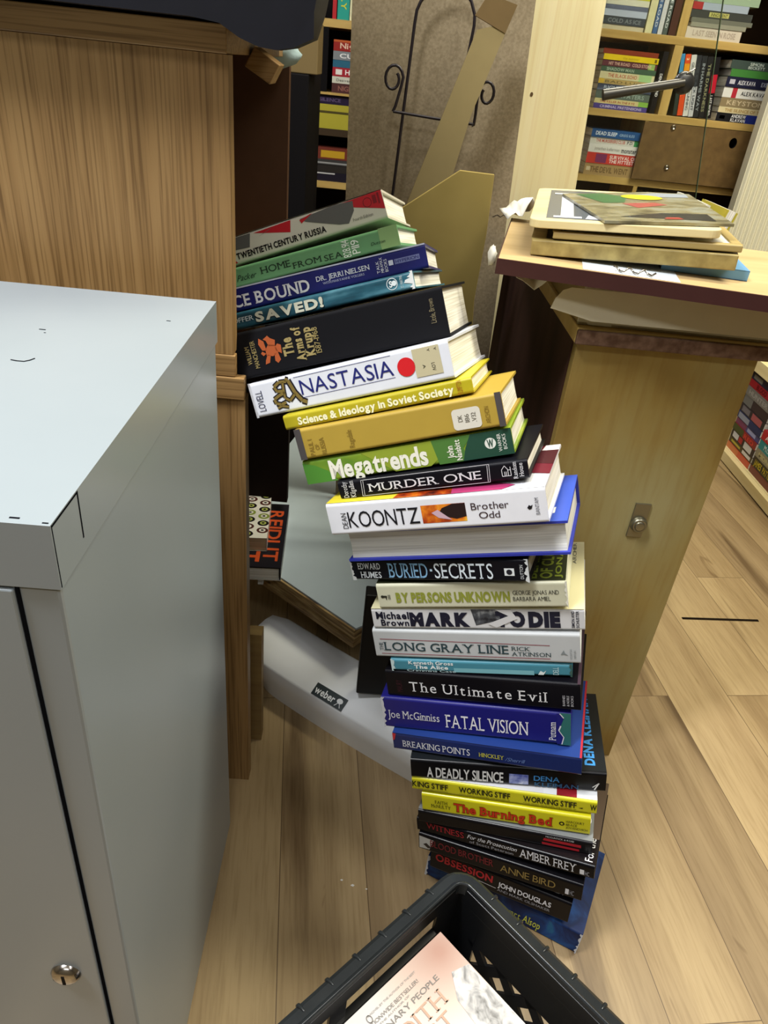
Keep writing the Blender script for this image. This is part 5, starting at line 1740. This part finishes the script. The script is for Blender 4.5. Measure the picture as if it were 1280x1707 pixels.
G1 = 'paperbacks on the bookshelf behind the pine plank'
pile(0.660, 0.9362, 2.71, [
    (0.0150, '#4b3f86', 'violet paperback at the bottom of the shelf stack beside the pine plank', dict(text='CRIMINAL PRETENSIONS', tcol='#b9b3d6')),
    (0.0140, '#c9c08a', 'cream paperback with green end, second from below in the plank side stack', dict(bands=((0.82, 0, 1, 1, '#7fae4a'),), text='THE KILLER IN THE RYE', tcol='#a5553a', tbox=(.1, .25, .75, .7))),
    (0.0230, '#56645c', 'grey green paperback behind the dark metal rod', dict(text='DARK WATERS', tcol='#93a59a')),
    (0.0180, '#3a4358', 'slate blue paperback with pale lettering above the grey green one', dict(text='RIGHT AS RAIN', tcol='#a9b4c4')),
    (0.0140, '#b39a5e', 'tan paperback in the middle of the plank side stack', dict(bands=((0.0, 0, .1, 1, '#c9a83a'),), text='BAD LUCK', tcol='#7a6a40')),
    (0.0200, '#c9c49a', 'cream paperback with reddish lettering and pale green end', dict(bands=((0.72, 0, 0.95, 1, '#9cc284'),), text='THE BLACK ECHO', tcol='#b5654a', tbox=(.15, .25, .68, .75))),
    (0.0140, '#3f5a46', 'dark green paperback above the cream one with reddish lettering', dict(text='SHADOW MAN', tcol='#a3b5a0', tbox=(.1, .2, .6, .8))),
    (0.0170, '#5a2a34', 'maroon paperback under the bright yellow one', dict(text='HIT THE ROAD   COLD STONE', tcol='#cfae9a', bands=((0.84, 0, 0.96, 1, '#8cae5a'),))),
    (0.0160, '#d8bc16', 'bright yellow paperback near the top of the plank side stack', dict(text='the summer', tcol='#b59a20', bands=((0.93, .2, .97, .8, '#6a5a14'),), tbox=(.35, .3, .65, .7))),
    (0.0140, '#7d3018', 'rust red paperback topmost of the plank side stack', dict(dx=-0.004)),
], 0.176, G1)
# one standing at the right of that stack
def stand(x, z, y, T, H_, cov, lab, lean=0.0, D=0.108, **kw):
    M_ = Matrix.Translation((x, y, z)) @ Matrix.Rotation(math.radians(lean), 4, 'Y') @ Matrix.Rotation(math.radians(90), 4, 'Y') @ Matrix.Translation((-H_ / 2, 0, 0))
    # spine text reads top to bottom
    return shelf_book(M_, H_, T, D, cov, lab, kw.pop('group', G1), **kw)
stand(0.846, 0.9364, 2.71, 0.016, 0.172, '#151316', 'black standing paperback between the plank side stack and the divider', text='DENY LAND', tcol='#d9d9d9', tbox=(.35, .25, .72, .75))

G2 = 'standing paperbacks right of the shelf divider'
xs = [(0.924, 0.012, '#2c3630', 'dark green standing paperback leaning on the shelf divider', dict(bands=((0, 0, .45, 1, '#3f86b5'),))),
      (0.938, 0.017, '#cf4a20', 'orange and red standing paperback second from the shelf divider', dict(bands=((0.15, 0, 0.5, 1, '#d88f1e'),), text='2', tcol='#f0e0b0', tbox=(.06, .3, .1, .7))),
      (0.957, 0.016, '#c9cac6', 'white standing paperback with grey lettering beside the orange one', dict(text='GREEN RIVER RUNNING', tcol='#6a6f74')),
      (0.975, 0.015, '#b9bcc0', 'pale grey standing paperback with dark upper half', dict(text='THE BLACK LIGHT', tcol='#3f444a', bands=((0, 0, .5, 1, '#2a2d33'),))),
      (0.992, 0.016, '#24272b', 'charcoal standing paperback with grey lettering', dict(text='IN HARMS WAY', tcol='#8f979d')),
      (1.010, 0.017, '#1b1c20', 'black standing paperback with olive lettering next to the red labelled one', dict(text='THE DARKNESS', tcol='#8d8d6a')),
      (1.029, 0.020, '#141317', 'black standing paperback with a red square on its spine', dict(bands=((0.28, 0.05, 0.58, 0.95, '#b0182e'),), text='LAST WORD', tcol='#cfcfcf', tbox=(.62, .3, .95, .7)))]
for x, T, c_, lab, kw in xs:
    stand(x, 0.9385, 2.71, T, 0.170, c_, lab, lean=-7.5, group=G2, **kw)
G3 = 'paperback stack at the right end of the bookshelf'
pile(1.064, 0.9362, 2.705, [
    (0.0250, '#1d2c7a', 'blue paperback with white lettering at the bottom of the right hand stack', dict(text='ANDREW', tcol='#e3e3e6', tbox=(.28, .54, .56, .92), more=(('KLAVAN', (.28, .08, .56, .46), '#e3e3e6'),), bands=((0, 0, .55, 1, '#15161c'), (.06, .3, .16, .7, '#cfcfcf')))),
    (0.0170, '#cfc29a', 'cream paperback with tan lettering above the blue one', dict(text='THE SILENCE OF TIME', tcol='#a5844a')),
    (0.0260, '#8a7a5c', 'brownish beige paperback with pale lettering in the right hand stack', dict(text='KEYSTONE', tcol='#c9b99a')),
    (0.0290, '#d9d9d6', 'white paperback with red bar and black lettering in the right hand stack', dict(text='ALEX KAVA', tcol='#1b1b1f', bands=((.17, 0, .26, 1, '#b02a3a'),), tbox=(.34, .3, .8, .7))),
    (0.0290, '#1b1d38', 'navy paperback with white lettering above the white one', dict(text='ALEX KAVA', tcol='#d9d9e0', bands=((.06, .3, .16, .75, '#b9b9c8'),), tbox=(.22, .3, .55, .7), more=(('EXPOSED', (.66, .3, .95, .7), '#9aa0b5'),))),
    (0.0210, '#3f7a38', 'green paperback second from the top of the right hand stack', dict(dx=0.006)),
    (0.0240, '#3c4a46', 'grey green paperback topmost of the right hand stack', dict(text='SIMON', tcol='#b5c0b9', tbox=(.35, .5, .6, .85), more=(('BECKETT', (.33, .12, .64, .42), '#b5c0b9'),), bands=((.75, 0.3, .95, .8, '#a8a83a'),))),
], 0.172, G3)
G4 = 'paperbacks left of the brown shelf door'
pile(0.672, 0.7412, 2.70, [
    (0.0350, '#a58a5c', 'tan paperback lowest of the stack left of the brown shelf door', dict(text='THE DEVIL WENT', tcol='#6f5836', bands=((.04, .35, .12, .7, '#cfc0a0'),), L=0.165)),
    (0.0330, '#c23a2e', 'red paperback with white capitals left of the brown shelf door', dict(text='SURVIVAL OF', tcol='#f0e6df', tbox=(.46, .53, .99, .85), more=(('THE FITTEST', (.46, .15, .96, .46), '#f0e6df'),), bands=((.18, .1, .40, .9, '#7a3560'),))),
    (0.0270, '#dcdcd6', 'white paperback with black lettering above the red one', dict(text='monster', tcol='#25262a', tbox=(.66, .2, .96, .75), more=(('jonathan kellerman', (.12, .3, .62, .65), '#a5a59f'),))),
    (0.0180, '#cfd0c6', 'pale paperback with red lettering and green end', dict(text='THE MURDERERS CLUB', tcol='#b5503f', bands=((.88, 0, 1, 1, '#3f9a5a'),), tbox=(.12, .25, .7, .75), more=(('P.D.', (.74, .25, .86, .75), '#3a3a3a'),))),
    (0.0240, '#1f4f86', 'blue paperback topmost of the stack left of the brown shelf door', dict(text='DEAD SLEEP', tcol='#dfe6ee', tbox=(.08, .3, .5, .75), more=(('GREG ILES', (.55, .35, .85, .65), '#9ab5d0'),))),
], 0.168, G4)
G5 = 'paperbacks lying on the top visible shelf'
pile(0.632, 1.1502, 2.705, [
    (0.0130, '#bdb596', 'cream paperback lying at the bottom of the upper left shelf stack'),
    (0.0210, '#3d444a', 'dark grey paperback above the cream one on the upper left shelf', dict(text='COLD AS ICE', tcol='#7d868a')),
    (0.0290, '#aab4c4', 'pale blue and white paperback on the upper left shelf', dict(bands=((0, 0.6, 1, 1, '#5c6478'),))),
    (0.0160, '#c9c9b4', 'off-white paperback on the upper left shelf above the pale blue one'),
    (0.0200, '#b5b52a', 'yellow green paperback topmost in view on the upper left shelf'),
], 0.132, G5)
for x, T, c_, lab in ((0.768, 0.022, '#c9c69a', 'cream standing paperback on the upper left shelf'),
                      (0.792, 0.014, '#41608a', 'blue standing paperback on the upper left shelf'),
                      (0.808, 0.014, '#c4c6c6', 'white standing paperback on the upper left shelf'),
                      (0.824, 0.014, '#4f5a55', 'grey green standing paperback on the upper left shelf'),
                      (0.842, 0.022, '#4a2d22', 'brown standing paperback against the upper divider')):
    stand(x, 1.1504, 2.705, T, 0.172, c_, lab, group='standing paperbacks on the upper left shelf', text='CASTLE ROAD' if T < 0.015 else None, tcol='#c9ced0')
pile(0.897, 1.1502, 2.705, [
    (0.0300, '#c9bfb0', 'pale pinkish paperback lowest of the upper right shelf stack', dict(text='LAST SEEN IN ROSE', tcol='#a89a8c')),
    (0.0120, '#8c8c7c', 'grey paperback second from below on the upper right shelf', dict(dx=0.008)),
    (0.0120, '#6a6c60', 'dull olive paperback third from below on the upper right shelf', dict(dx=0.006, L=0.19)),
    (0.0200, '#3c3f3c', 'dark paperback with yellow label on the upper right shelf', dict(bands=((.3, .2, .62, .8, '#b5b36a'),), text='INNOCENT', tcol='#5a5a2c', tbox=(.33, .3, .6, .7), L=0.19)),
    (0.0190, '#9aa6b5', 'pale blue paperback with red end on the upper right shelf', dict(bands=((0, 0, .18, 1, '#9c2f2f'),))),
    (0.0300, '#8fa58c', 'pale green paperback topmost in view on the upper right shelf', dict(dx=0.01, L=0.19)),
], 0.172, 'paperbacks stacked on the upper right shelf')
for x, T, c_, lab in ((0.905, 0.020, '#c4c4b4', 'white standing paperback on the dark shelf under the brown door'), (0.930, 0.03, '#3a2f2a', 'brown standing paperback on the dark shelf under the brown door'),
                      (0.966, 0.05, '#5f8ab0', 'thick light blue standing paperback under the brown door'), (1.022, 0.03, '#9a7c3a', 'ochre standing paperback under the brown door')):
    stand(x, 0.4804, 2.72, T, 0.215, c_, lab, group='paperbacks on the dark lower shelf')

# leaning glass pane with its rod
gm, nt, pr = new_mat('clear_glass')
pr.inputs['Base Color'].default_value = (0.93, 0.97, 0.95, 1)
pr.inputs['Roughness'].default_value = 0.02
pr.inputs['Transmission Weight'].default_value = 1.0
pr.inputs['IOR'].default_value = 1.45
gp = thing('glass_pane', 'tall clear glass pane leaning in front of the bookshelf', 'glass', (0.55, 2.0, 0.0))
xe = lambda z: 0.801 + (1.206 - z) * 0.074 / 0.449
gb = MB()
gb.prism([(xe(0.0) - 0.60, 0.0), (xe(0.0) - 0.0015, 0.0), (xe(1.75) - 0.0015, 1.75), (xe(1.75) - 0.60, 1.75)], 2.200, 2.204, 'y', gm)
gb.build('pane', gp)
eg = MB()
eg.prism([(xe(0.0) - 0.0014, 0.0), (xe(0.0), 0.0), (xe(1.75), 1.75), (xe(1.75) - 0.0014, 1.75)], 2.1997, 2.2043, 'y', flat('#4b5a44', 0.3, 0.5))
eg.build('edge', gp)
# dark rod with round end fixed to the pane
RODM = flat('#3a3834', 0.35, 0.5, 0.4)
rdm = MB()
p0, p1 = Vector((0.548, 2.175, 0.979)), Vector((0.748, 2.175, 1.0255))
rdm.tube([p0, p0.lerp(p1, 0.5), p1], [0.0135, 0.0110, 0.0105], RODM, segs=14)
rod_o = rdm.build('rod', gp)
kn = MB()
Mk = Matrix.Translation((0.752, 2.1965, 1.0245)) @ Matrix.Rotation(math.radians(90), 4, 'X')
kn.lathe([(0.0, 0.026), (0.016, 0.025), (0.024, 0.019), (0.027, 0.009), (0.025, -0.001), (0.0, -0.003)], flat('#1f1f20', 0.4, 0.4), Mk, 24)
kn.build('knob', gp)
MB().tube([(0.748, 2.172, 1.046), (0.758, 2.170, 1.052), (0.766, 2.172, 1.058)], 0.0016, CHROME).build('clip', gp)

# ------------------------------------------------------------------ bookshelf seen between the oak bookcase and the hardboard
ls = thing('bookshelf', 'dark bookshelf in the gap between the oak bookcase and the greyish board', 'bookshelf', (0.0, 2.84, 0))
for z0, z1, mt in ((0.616, 0.636, SHW), (0.776, 0.796, SHB), (0.894, 0.901, SHW), (1.076, 1.098, SHW)):
    MB().box((-0.42, 2.70, z0), (0.34, 2.98, z1), mt).build('shelf_board', ls)
MB().box((-0.44, 2.70, 0), (-0.42, 2.98, 1.5), DARK).build('side_panel', ls)
MB().box((0.34, 2.70, 0), (0.36, 2.98, 1.5), DARK).build('side_panel', ls)
MB().box((-0.42, 2.98, 0), (0.34, 2.99, 1.5), DARK).build('back_panel', ls)
MB().box((-0.42, 2.702, 0.902), (-0.206, 2.72, 1.075), DARK).build('door', ls)
G6 = 'paperbacks in the gap beside the greyish board'
pile(-0.190, 0.9012, 2.71, [
    (0.0270, '#4a2a2a', 'dim maroon paperback at the bottom of the gap stack', dict(text='NIGHT LORDS', tcol='#8a5a50')),
    (0.0190, '#c4c2b4', 'off-white paperback in the gap stack under the red one', dict(text='Deaver', tcol='#7a7a70', tbox=(.08, .3, .35, .7))),
    (0.0250, '#9c2430', 'red paperback with white round mark and white capitals in the gap', dict(text='HIDE', tcol='#ece4e0', tbox=(.24, .25, .52, .8), bands=((.06, .2, .18, .8, '#dcd4d0'),))),
    (0.0200, '#2a5f78', 'teal paperback above the red one with white capitals in the gap', dict(bands=((.35, 0, .6, 1, '#cfd4d4'),))),
    (0.0240, '#7a7f84', 'silvery grey paperback with white lettering in the gap', dict(text='CUSSLER', tcol='#e0e0e0')),
    (0.0300, '#8f2420', 'red paperback with orange top, topmost of the gap stack', dict(text='Nightmare', tcol='#d8b5a0', bands=((0, .8, 1, 1, '#b5562a'),))),
], 0.17, G6)
for x, T, c_, lab, kw in ((-0.198, 0.012, '#b0262c', 'red standing paperback on the top shelf in the gap', {}),
                  (-0.183, 0.036, '#2a9a8c', 'turquoise standing paperback on the top shelf in the gap', dict(text='LILY', tcol='#c9c93a', tbox=(.55, .3, .85, .75))),
                  (-0.145, 0.006, '#d8d6b0', 'thin cream standing booklet beside the turquoise paperback', {}),
                  (-0.136, 0.024, '#b5705a', 'salmon standing paperback beside the cream booklet', dict(bands=((.85, 0, 1, 1, '#4b3a7a'),)))):
    stand(x, 1.0984, 2.71, T, 0.172, c_, lab, group='standing paperbacks on the top shelf in the gap', **kw)
pile(-0.258, 0.7962, 2.71, [
    (0.0450, '#a39a34', 'thick olive yellow book on the dim shelf in the gap'),
    (0.0260, '#a39a34', 'thin olive yellow book above the thick one in the gap', dict(bands=((0, 0, 1, .25, '#4a4220'),))),
    (0.0255, '#241a34', 'black violet book under the thin shelf in the gap', dict(text='SILENCE', tcol='#5a4a6e', tbox=(.15, .3, .5, .7), bands=((.86, .3, .92, .7, '#b9b9c4'),))),
], 0.20, 'books on the dim middle shelf in the gap')
pile(-0.256, 0.6362, 2.71, [
    (0.0280, '#1e1a26', 'black book at the bottom of the lower gap shelf', dict(bands=((.04, .8, .45, .95, '#b9b9b9'),))),
    (0.0230, '#2a2624', 'dark brown book on the lower gap shelf', dict()),
    (0.0170, '#3a3838', 'charcoal book with silver stripe on the lower gap shelf', dict(bands=((0, .2, 1, .5, '#8d8d8d'),))),
    (0.0360, '#6a3026', 'reddish brown book with yellow label, topmost on the lower gap shelf', dict(bands=((.2, .15, .6, .75, '#b58f26'),))),
], 0.20, 'books on the lower gap shelf')

# ------------------------------------------------------------------ low bookshelf along the right wall, facing left
rs = thing('bookshelf', 'low light wood bookshelf at the right, beyond the pedestal cabinet', 'bookshelf', (1.32, 1.85, 0))
MB().box((1.170, 1.0, 0.004), (1.188, 2.66, 0.036), PINE_Y).build('kick_rail', rs, bevel=0.001)
MB().box((1.168, 1.0, 0.309), (1.48, 2.66, 0.345), PINE_Y).build('top_board', rs, bevel=0.001)
MB().box((1.188, 1.0, 0.02), (1.48, 2.66, 0.0365), PINE_Y).build('bottom_board', rs)
MB().box((1.47, 1.0, 0.0), (1.48, 2.66, 0.309), SHB).build('back_panel', rs)
for y in (1.0, 2.64):
    MB().box((1.170, y, 0.0), (1.48, y + 0.02, 0.309), PINE_Y).build('side_panel', rs)
G7 = 'paperbacks on the low right bookshelf'
def low(y_left, items):
    pile(y_left, 0.0367, 1.192, items, 0.165, G7, face='x')
low(2.158, [
    (0.020, '#c4472c', 'orange red paperback lowest of the left stack on the low right bookshelf', dict(bands=((0, 0, .5, 1, '#c46a3a'),))),
    (0.018, '#4a3f24', 'olive brown paperback with yellow mark in the low left stack', dict(bands=((.1, .3, .5, .7, '#b5a83a'), (.6, .2, .95, .8, '#d9d9d4')))),
    (0.026, '#2a2326', 'black paperback with white squares in the low left stack', dict(bands=((.08, .15, .32, .85, '#c9c9c6'), (.34, .15, .5, .85, '#a8242a'), (.58, .1, .9, .9, '#d4d4d0')))),
    (0.022, '#8f2a26', 'dark paperback with red lettering in the low left stack', dict(bands=((0, 0, .45, 1, '#3f4a26'),), text='RED', tcol='#d8463a', tbox=(.5, .2, .9, .8))),
    (0.020, '#4c4f86', 'lavender blue paperback in the low left stack', dict(bands=((0, 0, .45, 1, '#7a3f5e'), (.5, .2, .85, .8, '#a3acd4')))),
    (0.022, '#23305a', 'navy paperback with grey end in the low left stack', dict(bands=((.05, .1, .5, .9, '#8d93a0'),))),
    (0.026, '#302b30', 'charcoal paperback with red and white picture in the low left stack', dict(bands=((.08, .15, .4, .85, '#6d6a70'), (.5, .1, .9, .9, '#a5565a')))),
    (0.030, '#3a2f33', 'dark brown paperback in the low left stack', dict(bands=((0, 0, .35, 1, '#6f706c'),))),
    (0.028, '#7d7a72', 'grey paperback below the red one in the low left stack', dict(text='HUNTER', tcol='#a8a59c')),
    (0.024, '#a5202c', 'red paperback second from the top of the low left stack', dict(text='BLOOD', tcol='#5f1018', tbox=(.3, .2, .7, .8))),
    (0.022, '#25243a', 'midnight blue paperback topmost of the low left stack', dict(bands=((.1, .2, .45, .8, '#7f7f78'),))),
])
low(1.985, [
    (0.022, '#6e2420', 'brownish red paperback at the bottom of the low right stack', {}),
    (0.032, '#26221c', 'black paperback with yellow capitals in the low right stack', dict(text='JAMES', tcol='#c9b52a', tbox=(.08, .2, .36, .8), more=(('PATTERSON', (.42, .2, .94, .8), '#c9b52a'),))),
    (0.026, '#8f8a72', 'beige paperback above the yellow lettered one', dict(text='MIDNIGHT', tcol='#c9c08a')),
    (0.030, '#1f8a8c', 'teal paperback with white lettering in the low right stack', dict(text='M.C. BEATON', tcol='#d4e6e4', tbox=(.2, .25, .9, .75))),
    (0.030, '#b5202c', 'red paperback with white lettering in the low right stack', dict(text='A NIGHT', tcol='#ecd8d4', tbox=(.15, .25, .9, .75))),
    (0.026, '#c9c6bc', 'white paperback with blue end above the red one in the low right stack', dict(bands=((.4, 0, 1, 1, '#3a4a7a'),), dx=0.02)),
    (0.040, '#25222a', 'thick black paperback topmost of the low right stack', dict(bands=((.2, .3, .5, .7, '#8d8d90'),))),
])
low(1.805, [
    (0.030, '#3f4a6a', 'slate blue paperback lowest of the frame edge stack', {}),
    (0.030, '#8a3a2a', 'brick red paperback above the slate one at the frame edge', {}),
    (0.030, '#b5a86a', 'straw coloured paperback at the frame edge', {}),
])
